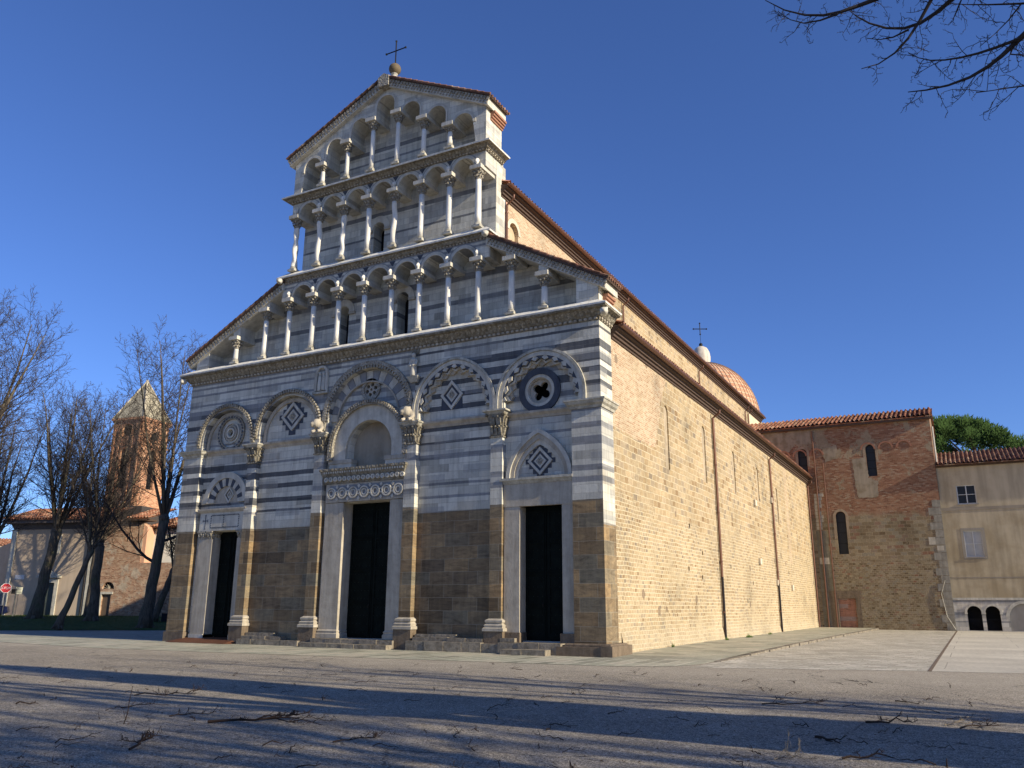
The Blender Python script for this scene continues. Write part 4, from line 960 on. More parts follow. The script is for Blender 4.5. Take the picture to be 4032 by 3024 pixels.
for i, dx in enumerate((-.11, .11)):
    m = MB(); m.lathe(-13.16 + dx, -.03, [(.10, 10.50), (.11, 10.7), (.085, 11.0), (.09, 11.12), (.04, 11.2)], 8); m.ball((-13.16 + dx, -.05, 11.27), (.06, .06, .085), 7, 5); m.build('carved_figure', M['marble'], nc, remesh=.025)
for dx in (-.34, .34): MB().lathe(-13.16 + dx, -.08, [(.05, 10.45), (.035, 10.5), (.03, 11.2), (.05, 11.28)], 8).build('colonnette', M['marble'], nc)
MB().box(-13.58, -12.76, -.14, 0.0, 10.36, 10.45).build('sill', M['ledge'], nc)

# ================= nave side
XS = -0.28
zsc = lambda z: 1.6 + (z - 1.6) * 1.0268
lanc = [(7.45, 7.25, 10.05, .29), (13.35, 7.45, 10.27, .29), (19.3, 7.7, 9.97, .27), (25.3, 7.9, 9.94, .27), (31.0, 6.9, 9.4, .25)]
holes = [arc(y, zt - w, w, 10, leg=zb) for y, zb, zt, w in lanc]
putl = [(10.2, 5.1), (9.8, 3.2), (12.1, 4.0), (11.9, 2.9), (17.3, 3.6), (22.2, 2.9), (31.8, 7.2), (33.3, 3.9), (20.6, 1.9)]
holes += [[(y - .09, z - .09), (y + .09, z - .09), (y + .09, z + .1), (y - .09, z + .1)] for y, z in putl]
sw = MB().plate(SXP(XS), [(1.12, 0.0), (44.1, 0.0), (44.1, 11.72), (1.12, 11.72)], holes, 0.0, 0.32).build('side_wall', M['side'], CH)
MB().plate(SXP(XS - .06), [(5.0, 6.0), (33.0, 6.0), (33.0, 10.8), (5.0, 10.8)], (), 0.0, .01).build('blocked_windows', plain_stone('infill_stone', (.44, .36, .25), var=.6, scale=4), sw)
MB().plate(SXP(XS - .16), [(8.0, 1.0), (34.0, 1.0), (34.0, 7.8), (8.0, 7.8)], (), 0.0, .01).build('putlog_shadow', M['brownstone'], sw)
m = MB()
m.add([(XS, 1.4, .75), (XS, 44, .5), (XS + .09, 44, 0), (XS + .12, 1.4, 0)], [(0, 1, 2, 3)])
m.build('battered_foot', M['side'], sw)
def eave(xw, y0, y1, zt, nm):
    e = MB(); e.sweep([(xw, y0), (xw, y1)], [(-.1, zt - .52), (.05, zt - .52), (.05, zt - .42), (.12, zt - .42), (.12, zt - .30), (.20, zt - .30), (.20, zt - .19), (.34, zt - .17), (.36, zt - .05), (-.1, zt + .06)])
    ob = e.build('eave', M['eavewood'], CH)
    # half-round gutter
    m = MB(); n = 8; pts = []
    for y in (y0 - .05, y1):
        for i in range(n + 1):
            a = PI + PI * i / n; pts.append((xw + .44 + .11 * math.cos(a), y, zt - .02 + .11 * math.sin(a)))
    m.add(pts, [(i, i + 1, n + 2 + i, n + 1 + i) for i in range(n)] + [tuple(range(n + 1))])
    g = m.build('gutter', M['copper'], ob)
    m = MB(); y = y0 + .6
    while y < y1: m.tube([(xw + .33, y, zt), (xw + .56, y, zt + .0), (xw + .56, y, zt + .03)], .012, 4); y += 1.1
    m.build('gutter_brackets', M['copper'], ob)
    return ob
eave(XS, 1.15, 43.95, 11.80, 'a')
eave(-5.18, 1.35, 52.2, 18.95, 'b')
def pipe(x, y, z0, z1, xg, r=.055, foot=None):
    pts = [(xg, y, z1 + .28), (xg, y, z1 + .14), (x, y, z1 - .12), (x, y, z0)]
    if foot: pts.append((x + .12, y - .05, z0 - .05))
    p = MB().tube(pts, r, 8).build('downpipe', M['copper'], CH, smooth=False)
    m = MB(); z = z0 + 1.2
    while z < z1 - .5: m.tube([(x, y, z), (x, y, z + .07)], r + .014, 8); z += 2.4
    m.build('pipe_clamps', M['copper'], p)
    if z0 < 1 and y < 40: MB().tube([(x + .003, y, z0 + .02), (x + .003, y, z0 + 2.9)], r + .003, 8).build('iron_pipe_foot', M['iron'], p)
    return p
pipe(XS + .10, 15.0, .12, 11.1, .18, .065, True); pipe(XS + .10, 28.9, .12, 11.1, .18, .065, True); pipe(XS + .14, 43.6, .12, 11.2, .18, .06); 
pipe(-5.08, 1.75, 14.2, 18.3, -4.75, .05); pipe(-5.08, 15.6, 13.6, 18.3, -4.75, .05); pipe(-5.08, 31.0, 13.6, 18.3, -4.75, .05); pipe(-5.08, 45.4, 13.6, 18.3, -4.75, .05); pipe(-5.08, 46.6, 13.6, 18.3, -4.75, .05)
# junction boxes on pipes
box_m = plain_stone('pale_box_stone', (.62, .55, .42), var=.3)
for y, z in ((23.9, 7.6), (24.2, 4.2), (28.9, 8.3), (28.9, 3.1), (33.9, 2.9)):
    MB().box(XS, XS + .12, y - .22, y + .22, z - .17, z + .17).build('projecting_stone', box_m, CH)
# clerestory
cw = MB().plate(SXP(-5.18), [(1.35, 12.0), (53.0, 12.0), (53.0, 18.5), (1.35, 18.5)], [arc(2.55, 17.25, .42, 12, leg=15.6)], 0, .35).build('clerestory_wall', M['side'], CH)
MB().plate(SXP(-5.36), [(1.6, 15), (3.5, 15), (3.5, 18.2), (1.6, 18.2)], (), 0, .01).build('blocked_window', plain_stone('infill_stone_b', (.5, .40, .26), var=.5), cw)
MB().ring(SXP(-5.17), arc(2.55, 17.25, .42, 12), arc(2.55, 17.25, .62, 12), -.015, .0).build('window_arch', box_m, cw)
MB().plate(SXP(-5.165), [(1.35, 15.0), (2.0, 15.0), (2.0, 18.4), (1.35, 18.4)], (), -.004, 0).build('brick_edge', NT('x').m if False else simple('rosy_brick_edge', (.62, .36, .26), .9, 0, .5, 12), cw)
MB().plate(SXP(-5.15), [(46.8, 14.0), (53.0, 14.0), (53.0, 18.4), (46.8, 18.4)], (), 0, .02).build('plaster_end', plaster('pale_plaster', (.62, .52, .36), .3), cw)
# roofs of nave and aisles
def tiled(parent, o, ud, vd, ul, vl, mat, pitch=.24, course=.40, name='roof', amp=.07):
    """corrugated tile roof: o corner at eave, ud along eave, vd up the slope"""
    o, ud, vd = Vector(o), Vector(ud).normalized(), Vector(vd).normalized(); nz = ud.cross(vd).normalized()
    if nz.z < 0: nz = -nz
    nu = int(ul / pitch); sub = 6; rows = int(vl / course); vs = []; fs = []
    prof = [(j / sub, amp * (math.sin(PI * min(1, (j / sub) * 1.6)) if j / sub < .625 else -.35 * math.sin(PI * (j / sub - .625) / .375))) for j in range(sub)]
    W_ = nu * sub + 1
    for rr in range(rows):
        for e in (0, 1):
            v = (rr + e * 1.0) * course; lift = .045 * (1 - e)
            for i in range(W_):
                k, j = divmod(i, sub); f, hgt = prof[j]
                rng = random.Random(k * 31 + rr * 7 + 5); dj = rng.uniform(-.018, .018)
                vs.append(o + ud * ((k + f) * pitch) + vd * (v + dj * (1 - e)) + nz * (hgt + lift + .02 + dj * .4))
    for rr in range(rows):
        b = rr * 2 * W_
        fs += [(b + i, b + i + 1, b + W_ + i + 1, b + W_ + i) for i in range(W_ - 1)]
        if rr < rows - 1: fs += [(b + W_ + i, b + W_ + i + 1, b + 2 * W_ + i + 1, b + 2 * W_ + i) for i in range(W_ - 1)]
    m = MB().add(vs, fs)
    # closing underside sheet
    a, b_, c_, d_ = o - nz * .05, o + ud * ul - nz * .05, o + ud * ul + vd * vl - nz * .05, o + vd * vl - nz * .05
    m.add([a, b_, c_, d_], [(0, 1, 2, 3)]); m.add([o + nz * .02, o + ud * ul + nz * .02, b_, a], [(0, 1, 2, 3)])
    ob = m.build(name, mat, parent)
    return ob
M['tile_lit'] = tile_mat('side_roof_tile', (.42, .20, .12))
tiled(CH, (.10, 1.3, 11.86), (0, 1, 0), (-5.2, 0, 2.3), 42.7, 5.7, M['tile_lit'], .26, .42, 'aisle_roof')
tiled(CH, (-4.80, 1.4, 19.02), (0, 1, 0), (-5.7, 0, 2.2), 51.0, 6.1, M['tile_lit'], .26, .42, 'nave_roof')
MB().add([(-21.5, 1.3, 11.8), (-15.7, 1.3, 14.2), (-15.7, 44, 14.2), (-21.5, 44, 11.8), (-16.1, 1.4, 19.0), (-10.4, 1.4, 21.2), (-10.4, 52, 21.2), (-16.1, 52, 19.0)], [(0, 1, 2, 3), (4, 5, 6, 7)]).build('north_roof', M['tile_lit'], CH)
MB().plate(SXP(-15.4), [(1.35, 12.0), (52.0, 12.0), (52.0, 19), (1.35, 19)], (), 0, .35).build('north_wall', M['side'], CH)
MB().plate(SXP(-20.9), [(1.1, 0), (44.0, 0), (44.0, 12), (1.1, 12)], (), .0, .35).build('north_wall', M['side'], CH)
MB().plate(SXP(XL + .01), [(0.0, 0.0), (1.15, 0.0), (1.15, 11.7), (0.0, 11.7)], (), -.01, .0).build('corner_return', MS['pL'], CH)

# ================= transept
TY = 44.0
def tx(u): return 10.44 + (u - 10.44) * 1.0115
def tz(z): return 1.6 + (z - 1.6) * 1.0115
TRX = 9.22
win = [(tx(4.83), tz(11.5), tz(14.0), .34), (tx(-.28), tz(11.4), tz(14.05), .34), (tx(2.18), tz(5.6), tz(8.88), .36)]
hl = [arc(cx, zt - w, w, 12, leg=zb) for cx, zb, zt, w in win]
hl.append([(tx(1.42), 0.05), (tx(2.68), 0.05), (tx(2.68), tz(2.27)), (tx(1.42), tz(2.27))])
FT = lambda u, v, d: (u, TY + d, v)
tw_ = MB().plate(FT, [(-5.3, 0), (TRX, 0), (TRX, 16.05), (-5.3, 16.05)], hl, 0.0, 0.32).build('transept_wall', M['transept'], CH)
for i, (cx, zb, zt, w) in enumerate(win):
    wn_ = MB().plate(FT, arc(cx, zt - w, w, 12, leg=zb), (), .22, .26).build('window', M['glass'], CH)
    MB().ring(FT, arc(cx, zt - w, w * .86, 12, leg=zb), arc(cx, zt - w, w + .01, 12, leg=zb), .15, .25).build('frame', M['iron'], wn_)
    m = MB()
    for k in range(1, 4): z = zb + (zt - zb) * k / 4; m.box(cx - w, cx + w, TY + .19, TY + .215, z - .015, z + .015)
    m.build('bars', M['iron'], wn_)
    MB().ring(FT, arc(cx, zt - w, w + .02, 12, leg=zb + 1.2), arc(cx, zt - w, w + .20, 12, leg=zb + 1.2), -.012, .02).build('window_surround', plain_stone('worn_surround_%d' % i, (.36, .28, .19), var=.6), wn_)
MB().plate(FT, [(tx(1.3), 0), (tx(2.8), 0), (tx(2.8), tz(2.4)), (tx(1.3), tz(2.4))], (), .14, .2).build('bricked_doorway', stone_courses('bricked_red', [], 0.0, white=(.36, .17, .11), row=.075, wid=.26), CH)
MB().box(tx(.8), tx(3.1), TY - .02, TY + .02, tz(2.29), tz(2.85)).build('door_lintel', M['brownstone'], CH)
for a, b in ((tx(.85), tx(1.40)), (tx(2.70), tx(3.05))): MB().box(a, b, TY - .02, TY + .02, .05, tz(2.28)).build('door_jamb', M['brownstone'], CH)
# blind corbel arches under the eave
m = MB()
for i in range(8):
    cx = -1.9 + i * 1.3
    if i in (3, 4): continue
    m.ring(FT, arc(cx, 13.75 - (.15 if i < 3 else 0), .45, 10), arc(cx, 13.75 - (.15 if i < 3 else 0), .57, 10), -.05, .02)
m.build('blind_arches', M['brick_red'], tw_)
def patch(pts, mat, name, y=TY - .014):
    q_ = []
    rg = random.Random(len(pts) * 7 + int(pts[0][0] * 10))
    for i in range(len(pts)):
        a_, b_ = pts[i], pts[(i + 1) % len(pts)]; L_ = math.hypot(b_[0] - a_[0], b_[1] - a_[1]); n_ = max(2, int(L_ / .16))
        for k in range(n_): f = k / n_; q_.append((a_[0] + (b_[0] - a_[0]) * f + rg.uniform(-.05, .05), a_[1] + (b_[1] - a_[1]) * f + rg.uniform(-.05, .05)))
    return MB().plate(lambda u, v, d: (u, y + d, v), q_, (), 0, .012).build(name, mat, tw_)
pm = plaster('patch_plaster', (.33, .28, .205), .7, 1.6)
patch([(3.35, 13.0), (4.4, 13.2), (4.45, 11.5), (5.1, 11.2), (5.0, 9.95), (3.55, 9.95), (3.4, 11.3)], pm, 'plaster_patch')
patch([(-4.9, 15.7), (.3, 15.7), (.4, 14.5), (-1.0, 14.6), (-1.4, 14.0), (-3, 14.1), (-4.9, 14.6)], pm, 'plaster_patch')
patch([(1.2, 14.2), (2.3, 14.3), (2.2, 13.2), (1.3, 13.0)], pm, 'plaster_patch')
pq = plain_stone('pale_quoin', (.50, .46, .37), var=.5)
m = MB(); z = 7.6
while z < 10.4: m.box(.22, .22 + random.uniform(.35, .75), TY - .02, TY + .1, z, z + .26); z += .29
m.box(8.15, 8.6, TY - .018, TY + .1, 6.2, 6.75); m.box(8.65, 9.1, TY - .018, TY + .1, 5.75, 6.1); m.box(.25, .95, TY - .018, TY + .1, 4.9, 5.4)
m.build('pale_blocks', pq, tw_)
m = MB()
for i in range(14): m.box(.15, random.uniform(.95, 1.2), TY - .016, TY + .1, .1 + i * .53, .1 + i * .53 + .51)
m.build('grey_pilaster', grey_q0 := plain_stone('grey_green_pilaster', (.20, .185, .14), var=.7), tw_)
grey_q = plain_stone('grey_quoin', (.30, .28, .23), var=.6)
m = MB()
for i in range(17):
    wq = .85 if i % 2 else .55; m.box(TRX - wq, TRX + .02, TY - .015, TY + .3, i * .56 + .02, i * .56 + .55)
m.build('corner_quoins', grey_q, tw_)
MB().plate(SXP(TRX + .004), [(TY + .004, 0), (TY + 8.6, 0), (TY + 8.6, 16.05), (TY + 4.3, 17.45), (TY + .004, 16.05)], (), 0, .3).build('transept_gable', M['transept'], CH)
tiled(CH, (-6.2, TY - .32, 15.98), (1, 0, 0), (0, 4.6, 1.55), 15.65, 4.9, M['tile'], .34, .42, 'transept_roof', .13)
MB().add([(-6, TY + 4.3, 17.5), (9.4, TY + 4.3, 17.5), (9.4, TY + 9, 15.9), (-6, TY + 9, 15.9)], [(0, 1, 2, 3)]).build('transept_roof_back', M['tile'], CH)
MB().box(-5.3, 9.40, TY - .26, TY + .1, 15.78, 15.93).build('transept_eave', M['eavewood'], CH)
MB().sweep([(9.22, TY - .2), (9.22, TY + 4.4)], [(0, 15.9), (.12, 15.9), (.12, 16.0), (0, 16.0)]).build('verge', M['marble'], CH) if False else None
MB().box(-5.5, 9.0, TY + .35, TY + 8.4, 0, 15.7).build('transept_core', M['void'], CH)
pipe(tx(.62), TY - .10, .1, 15.3, tx(.62), .055)
MB().tube([(tx(1.25), TY - .09, 12.9), (tx(1.25), TY - .09, .12)], .05, 8).build('downpipe', M['copper'], CH)
MB().tube([(TRX + .12, TY + .25, 15.2), (TRX + .12, TY + .25, 12.4)], .07, 8).build('downpipe', plain_stone('zinc_pipe', (.5, .48, .42)), CH)
MB().tube([(8.9, TY - .06, 3.6), (8.55, TY - .06, 2.6), (8.75, TY - .06, 1.0), (9.2, TY - .06, .1)], .022, 5).build('cable', M['marble'], CH)
# ================= dome
DX, DY = -10.55, 52.5
M['dome'] = NT('dome_tile', .8).m
t = NT('dome_tiles', .8, .2)
an = t.n('ShaderNodeMath', operation='ARCTAN2'); t.l(t.math('SUBTRACT', t.y, DY), an.inputs[0]); t.l(t.math('SUBTRACT', t.x, DX), an.inputs[1])
rnd, mo = t.brick(t.comb(t.math('MULTIPLY', an.outputs[0], 5.0), t.z), .52, .46, .045, .1, off=0.0)
c = t.mix(mo, t.ramp(rnd, [(0, (.40, .19, .11)), (.5, (.48, .25, .145)), (1, (.54, .31, .19))]), (.56, .44, .30)); t.bump(t.math('SUBTRACT', 1, mo), .5, .03)
M['dome'] = t.color(c)
Rd, Hd, zb = 5.25, 6.1, 19.0
dm = MB().lathe(DX, DY, [(Rd, 16.0)] + [(max(.05, Rd * math.cos(PI / 2 * i / 26)), zb + Hd * math.sin(PI / 2 * i / 26)) for i in range(27)], 48).build('dome', M['dome'], CH, smooth=True)
m = MB()
for k in range(60):
    a = 2 * PI * k / 60
    m.tube([(DX + (Rd + .02) * math.cos(PI / 2 * i / 14) * math.cos(a), DY + (Rd + .02) * math.cos(PI / 2 * i / 14) * math.sin(a), zb + (Hd + .02) * math.sin(PI / 2 * i / 14)) for i in range(14)], .035, 4, cap=False)
m.build('dome_ribs', plain_stone('rib_mortar', (.58, .42, .27), var=.3), dm)
MB().lathe(DX, DY, [(.75, 24.9), (.80, 25.1), (.86, 25.4), (.88, 25.8), (.80, 26.3), (.60, 26.7), (.30, 26.9), (.12, 26.95)], 24).build('lantern_globe', plain_stone('globe_plaster', (.60, .54, .45), var=.35), dm, smooth=True)
MB().ball((DX, DY, 27.12), .19, 12, 9).build('finial_ball', M['iron'], dm)
m = MB(); m.tube([(DX, DY, 27.2), (DX, DY, 28.3)], .02, 5); m.tube([(DX, DY, 28.2), (DX, DY, 29.4)], .05, 6); m.tube([(DX - .58, DY - .3, 28.8), (DX + .58, DY + .3, 28.8)], .045, 6)
for p in ((DX - .58, DY - .3, 28.8), (DX + .58, DY + .3, 28.8), (DX, DY, 29.4), (DX, DY, 28.22)): m.ball(p, (.09, .06, .09), 6, 4)
m.build('iron_cross', M['iron'], dm)
MB().box(-15.6, -5.5, 46, 60, 15, 19.0).build('crossing_block', M['side'], CH)

# ================================================================== HOUSE at the right
HY = 44.15
hm = plaster('house_plaster', (.47, .395, .27), .6, .35)
house = empty('plastered_house', (12.5, HY, 0), 'beige plastered house with tiled roof and small marble arches, joined to the brick transept', 'house')
FH = lambda u, v, d: (u, HY + d, v)
HW = (tx(10.42), tx(11.68), tz(9.04), tz(10.44)); HW2 = (tx(10.50), tx(11.70), tz(5.2), tz(7.1))
def rr(w): return [(w[0], w[2]), (w[1], w[2]), (w[1], w[3]), (w[0], w[3])]
a1h = arc(tx(10.53), 1.30, .46, 12, leg=.05); a2h = arc(tx(11.68), 1.30, .46, 12, leg=.05); a3h = arc(tx(13.65), .95, .98, 14, leg=.05)
MB().plate(FH, [(TRX + .02, 2.32), (26, 2.32), (26, 12.1), (TRX + .02, 12.1)], [rr(HW), rr(HW2)], 0, .25).build('wall', hm, house)
MB().plate(FH, [(TRX + .02, 0), (26, 0), (26, 2.32), (TRX + .02, 2.32)], [a1h, a2h, a3h], -.01, .25).build('ground_floor_wall', stone_courses('house_arch_marble', [(1.95, 2.15, 'm'), (1.05, 1.25, 'm'), (.55, .7, 'm')], 0, white=(.5, .47, .41)), house)
MB().box(TRX + .02, 26, HY - .05, HY + .02, 2.18, 2.34).build('string_course', M['marble'], house)
MB().box(TRX + .02, 26, HY - .03, HY + .02, 8.66, 8.88).build('string_course', plaster('grey_band', (.30, .26, .20)), house)
MB().box(TRX + .02, 26, HY - .015, HY + .02, 3.72, 3.80).build('string_course', plaster('grey_band_b', (.30, .26, .20)), house)
for cx in (tx(10.53), tx(11.68)):
    ah = MB().ring(FH, arc(cx, 1.30, .46, 12), arc(cx, 1.30, .60, 12), -.08, .0).build('arch', M['marble'], house)
    m = MB(); m.box(cx - .62, cx - .44, HY - .09, HY, 1.18, 1.30); m.box(cx + .44, cx + .62, HY - .085, HY, 1.18, 1.30); m.build('impost', M['marble'], ah)
    m = MB()
    for k in range(-8, 9):
        for s in (-1, 1):
            u0 = cx + k * .13; pa = Vector((u0, HY + .1, .05)); pb = pa + Vector((s * .8, 0, .8))
            lo, hi = cx - .46, cx + .46
            def cl(p, q):
                t0, t1 = 0, 1; d = q.x - p.x
                ts = sorted([(lo - p.x) / d, (hi - p.x) / d]); t0 = max(t0, ts[0]); t1 = min(t1, ts[1])
                return (p + (q - p) * t0, p + (q - p) * t1) if t1 > t0 + .02 else None
            r_ = cl(pa, pb)
            if r_: m.tube(r_, .008, 3)
    m.tube([(cx - .46, HY + .1, .85), (cx + .46, HY + .1, .85)], .015, 4)
    m.build('wire_fence', M['iron'], ah)
MB().box(TRX + .1, 26, HY + .6, HY + .7, 0, 11.8).build('dark_interior', M['void'], house)
MB().plate(FH, a3h, (), .14, .2).build('blind_arch_field', plaster('lunette_plaster', (.36, .33, .28)), house)
MB().ring(FH, arc(tx(13.65), .95, .98, 14), arc(tx(13.65), .95, 1.2, 14), -.03, .0).build('arch', M['marble'], house)
wf = simple('white_window_paint', (.55, .55, .52), .6, 0, .2)
def hwin(w, shutter):
    cx = (w[0] + w[1]) / 2
    m = MB()
    F_ = lambda u, v, d: (u, HY + .08 + d, v)
    def rc(a): return [(w[0] + a, w[2] + a), (w[1] - a, w[2] + a), (w[1] - a, w[3] - a), (w[0] + a, w[3] - a), (w[0] + a, w[2] + a)]
    m.ring(F_, rc(.07), rc(0), 0, .06); m.box(cx - .035, cx + .035, HY + .075, HY + .14, w[2], w[3])
    zz = (w[2] + w[3]) / 2; m.box(w[0] + .06, w[1] - .06, HY + .078, HY + .135, zz - .02, zz + .02)
    f = m.build('window', wf, house)
    MB().box(w[0] + .05, w[1] - .05, HY + .12, HY + .15, w[2] + .05, w[3] - .05).build('pane', shutter, f)
    MB().box(w[0] - .1, w[1] + .1, HY - .06, HY + .1, w[2] - .07, w[2]).build('sill', plain_stone('sill_stone', (.35, .32, .27)), f)
hwin(HW, M['glass']); hwin(HW2, simple('pale_curtain', (.42, .42, .40), .7, 0, .25, 1.5))
F9 = lambda u, v, d: (u, HY - .02 + d, v)
def rw(w, a): return [(w[0] - a, w[2] - a), (w[1] + a, w[2] - a), (w[1] + a, w[3] + a), (w[0] - a, w[3] + a), (w[0] - a, w[2] - a)]
MB().ring(F9, rw(HW2, 0), rw(HW2, .18), 0, .04).build('window_surround', plaster('surround_plaster', (.30, .27, .22)), house)
MB().box(TRX + .02, 26, HY - .18, HY + .1, 11.95, 12.12).build('eave', M['eavewood'], house)
tiled(house, (TRX + .05, HY - .45, 12.10), (1, 0, 0), (0, 4.2, 1.6), 17, 4.3, M['tile_dark'], .30, .42, 'roof', .10)
MB().box(TRX + .05, 26, HY + .8, HY + 8, 0, 11.9).build('house_core', M['void'], house)

# ================================================================== GROUND
def poly_sheet(name, pts, z, mat, thick=None):
    m = MB(); n = len(pts); tri = tessellate_polygon([[Vector((x, y, 0)) for x, y in pts]])
    m.add([(x, y, z) for x, y in pts], [tuple(t) for t in tri])
    if thick: m.add([(x, y, z) for x, y in pts] + [(x, y, z - thick) for x, y in pts], [(i, (i + 1) % n, n + (i + 1) % n, n + i) for i in range(n)])
    o = m.build(name, mat); o['kind'] = 'structure'; return o
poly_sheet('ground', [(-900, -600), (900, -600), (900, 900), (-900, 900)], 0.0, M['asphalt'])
pal = [(0, (.25, .24, .18)), (.3, (.34, .335, .25)), (.6, (.40, .385, .29)), (1, (.46, .41, .31))]
M['slab'] = paving('stone_slabs', pal, 1.3, .48, math.radians(88), .018, (.70, .66, .52))
M['walk'] = paving('walk_slabs', pal, .9, .55, 0.0, .02, (.33, .31, .25))
M['cobble'] = paving('rough_paving', [(0, (.33, .30, .235)), (.4, (.44, .41, .33)), (.7, (.50, .46, .37)), (1, (.64, .59, .49))], .55, .24, 0.1, .02, (.24, .22, .17), wob=.05)
M['concrete'] = paving('concrete_strip', [(0, (.50, .46, .37)), (1, (.56, .52, .42))], 6.0, 3.2, 0, .015, (.25, .23, .19), wob=.01)
def curve(a, b, c, n=8): return [tuple((1 - t) ** 2 * Vector(a) + 2 * t * (1 - t) * Vector(b) + t * t * Vector(c)) for t in [i / n for i in range(n + 1)]]
apron = [(-46, 0.2), (-27, -4.3), (-18.6, -5.4), (-10, -4.9), (-1.6, -4.3), (1.6, -4.0)] + curve((2.4, -3.6), (3.5, -2.9), (3.4, -.8), 6) + [(3.4, 0.8), (0, 0.8), (-21.3, 0.8), (-30, 1.5)]
poly_sheet('stone_apron', apron, 0.008, M['slab'])
m = MB(); walk = [(3.35, -.6, .012), (3.45, 4, .07), (3.5, 12, .10), (3.75, 34, .12), (3.8, 44, .12)]
vs = [(x, y, z) for x, y, z in walk] + [(-.2, y, z) for x, y, z in walk]; k = len(walk)
m.add(vs, [(i, i + 1, k + i + 1, k + i) for i in range(k - 1)]); m.build('side_walk', M['walk'])['kind'] = 'structure'
m = MB()
for i in range(60):   # kerb stones along the raised walk
    y0 = -.4 + i * .74; y1 = y0 + .72; f = min(1, max(0, (y0 + .6) / 12)); z = .02 + .085 * f; x = 3.38 + .40 * (y0 / 44) + random.uniform(-.02, .02)
    m.box(x, x + .22, y0, y1, -.02, z + random.uniform(-.008, .012))
m.build('kerb', step_m)['kind'] = 'structure'
poly_sheet('rough_paving', [(3.5, -3.3), (9.3, -1.2), (9.3, 44.1), (3.5, 44.1)], 0.004, M['cobble'])
poly_sheet('concrete_paving', [(9.3, -1.2), (22, 1.6), (40, 2), (40, 44.1), (9.3, 44.1)], 0.005, M['concrete'])
MB().box(9.22, 9.31, -1.2, 44, .0, .012).build('paving_band', M['brownstone'])['kind'] = 'structure'
# lawn mound
t = NT('lawn_grass', .95, .1)
c = t.ramp(t.noise(3, 6, .7), [(.3, (.035, .055, .015)), (.6, (.07, .11, .03)), (.8, (.12, .13, .05))]); t.bump(t.noise(30, 5, .8), 1.0, .08); t.color(c)
lm = MB(); vs = []; NU, NV = 40, 16
e0, e1 = Vector((-24, 19)), Vector((-48, -0.8)); ndir = Vector((-.64, .77))
for i in range(NU + 1):
    p = e0 + (e1 - e0) * (i / NU)
    for j in range(NV + 1):
        d = 42 * (j / NV) ** 1.4; z = .02 + .55 * min(1, d / 13) ** .8 + .03 * math.sin(i * 1.7 + j)
        if d > 22: z -= (d - 22) * .006
        vs.append((p.x + ndir.x * d, p.y + ndir.y * d, z))
fs = [(i * (NV + 1) + j, i * (NV + 1) + j + 1, (i + 1) * (NV + 1) + j + 1, (i + 1) * (NV + 1) + j) for i in range(NU) for j in range(NV)]
lm.add(vs, fs); lawn = lm.build('lawn', t.m, smooth=True); lawn['kind'] = 'structure'
gr = MB()
for i in range(9000):
    s_, d = random.random(), random.random() ** .8 * 32
    p = e0 + (e1 - e0) * s_ + ndir * d; z = .03 + .55 * min(1, d / 13) ** .8 - max(0, (d - 22)) * .006
    a = random.random() * 6.28; h = random.uniform(.05, .13); w_ = .02
    gr.add([(p.x, p.y, z), (p.x + w_ * math.cos(a), p.y + w_ * math.sin(a), z), (p.x + random.uniform(-.04, .04), p.y + random.uniform(-.04, .04), z + h)], [(0, 1, 2)])
tag(gr.build('grass', t.m), 'short green grass growing over the lawn at the left', 'grass', kind='stuff')
# weeds at the foot of the side wall
wm = simple('weed_green', (.09, .15, .03), .9, 0, .4, 20)
for (wx, wy, wr) in ((.12, 18.3, .45), (.12, 23.6, .26), (.10, 14.0, .16), (-.02, 6.2, .1)):
    m = MB()
    for i in range(int(260 * wr / .45)):
        a = random.random() * 6.28; r_ = random.random() ** .5 * wr; x = wx + abs(r_ * math.cos(a)) * .5; y = wy + r_ * math.sin(a) * 1.3; h = random.uniform(.06, .26) * (1.1 - r_ / wr) + .04
        b = random.random() * 6.28
        m.add([(x, y, .08), (x + .02 * math.cos(b), y + .02 * math.sin(b), .08), (x + random.uniform(-.09, .09), y + random.uniform(-.09, .09), .08 + h)], [(0, 1, 2)])
    lb = {.45: 'largest green weed clump at the foot of the sunlit side wall', .26: 'small weed clump farther along the foot of the side wall', .16: 'tiny weed tuft by the foot of the nearest downpipe', .1: 'tiny weed tuft near the church corner'}[wr]
    tag(m.build('weed_clump', wm, origin=(wx, wy, .08)), lb, 'weeds', 'weeds along the side wall')

# ================================================================== LEFT BACKGROUND
th = math.radians(16.8); T_ = Vector((math.cos(th), math.sin(th), 0)); N_ = Vector((-math.sin(th), math.cos(th), 0))   # N_ points away
P0 = Vector((-58.81, 22.78, 0))
def FP(P): return lambda u, v, d: tuple(P + T_ * u + N_ * d + Vector((0, 0, v)))
FC = FP(P0)
def fbox(m, F, u0, u1, d0, d1, v0, v1):
    return m.add([F(u0, v0, d0), F(u1, v0, d0), F(u1, v0, d1), F(u0, v0, d1), F(u0, v1, d0), F(u1, v1, d0), F(u1, v1, d1), F(u0, v1, d1)],
                 [(0, 3, 2, 1), (4, 5, 6, 7), (0, 1, 5, 4), (1, 2, 6, 5), (2, 3, 7, 6), (3, 0, 4, 7)])
cr = plaster('oratory_plaster', (.50, .40, .30), .25, .3)
chapel = empty('chapel_building', P0 + T_ * -4.3, 'pale pinkish chapel with pedimented door and overhanging tiled roof behind the bare trees', 'chapel')
dr = [(-5.0, .2), (-3.75, .2), (-3.75, 3.4), (-5.0, 3.4)]; wd = [(-4.6, 6.25), (-3.95, 6.25), (-3.95, 7.45), (-4.6, 7.45)]
MB().plate(FC, [(-8.9, 0), (.2, 0), (.2, 8.2), (-8.6, 8.2)], [dr, wd], 0, .3).build('wall', cr, chapel)
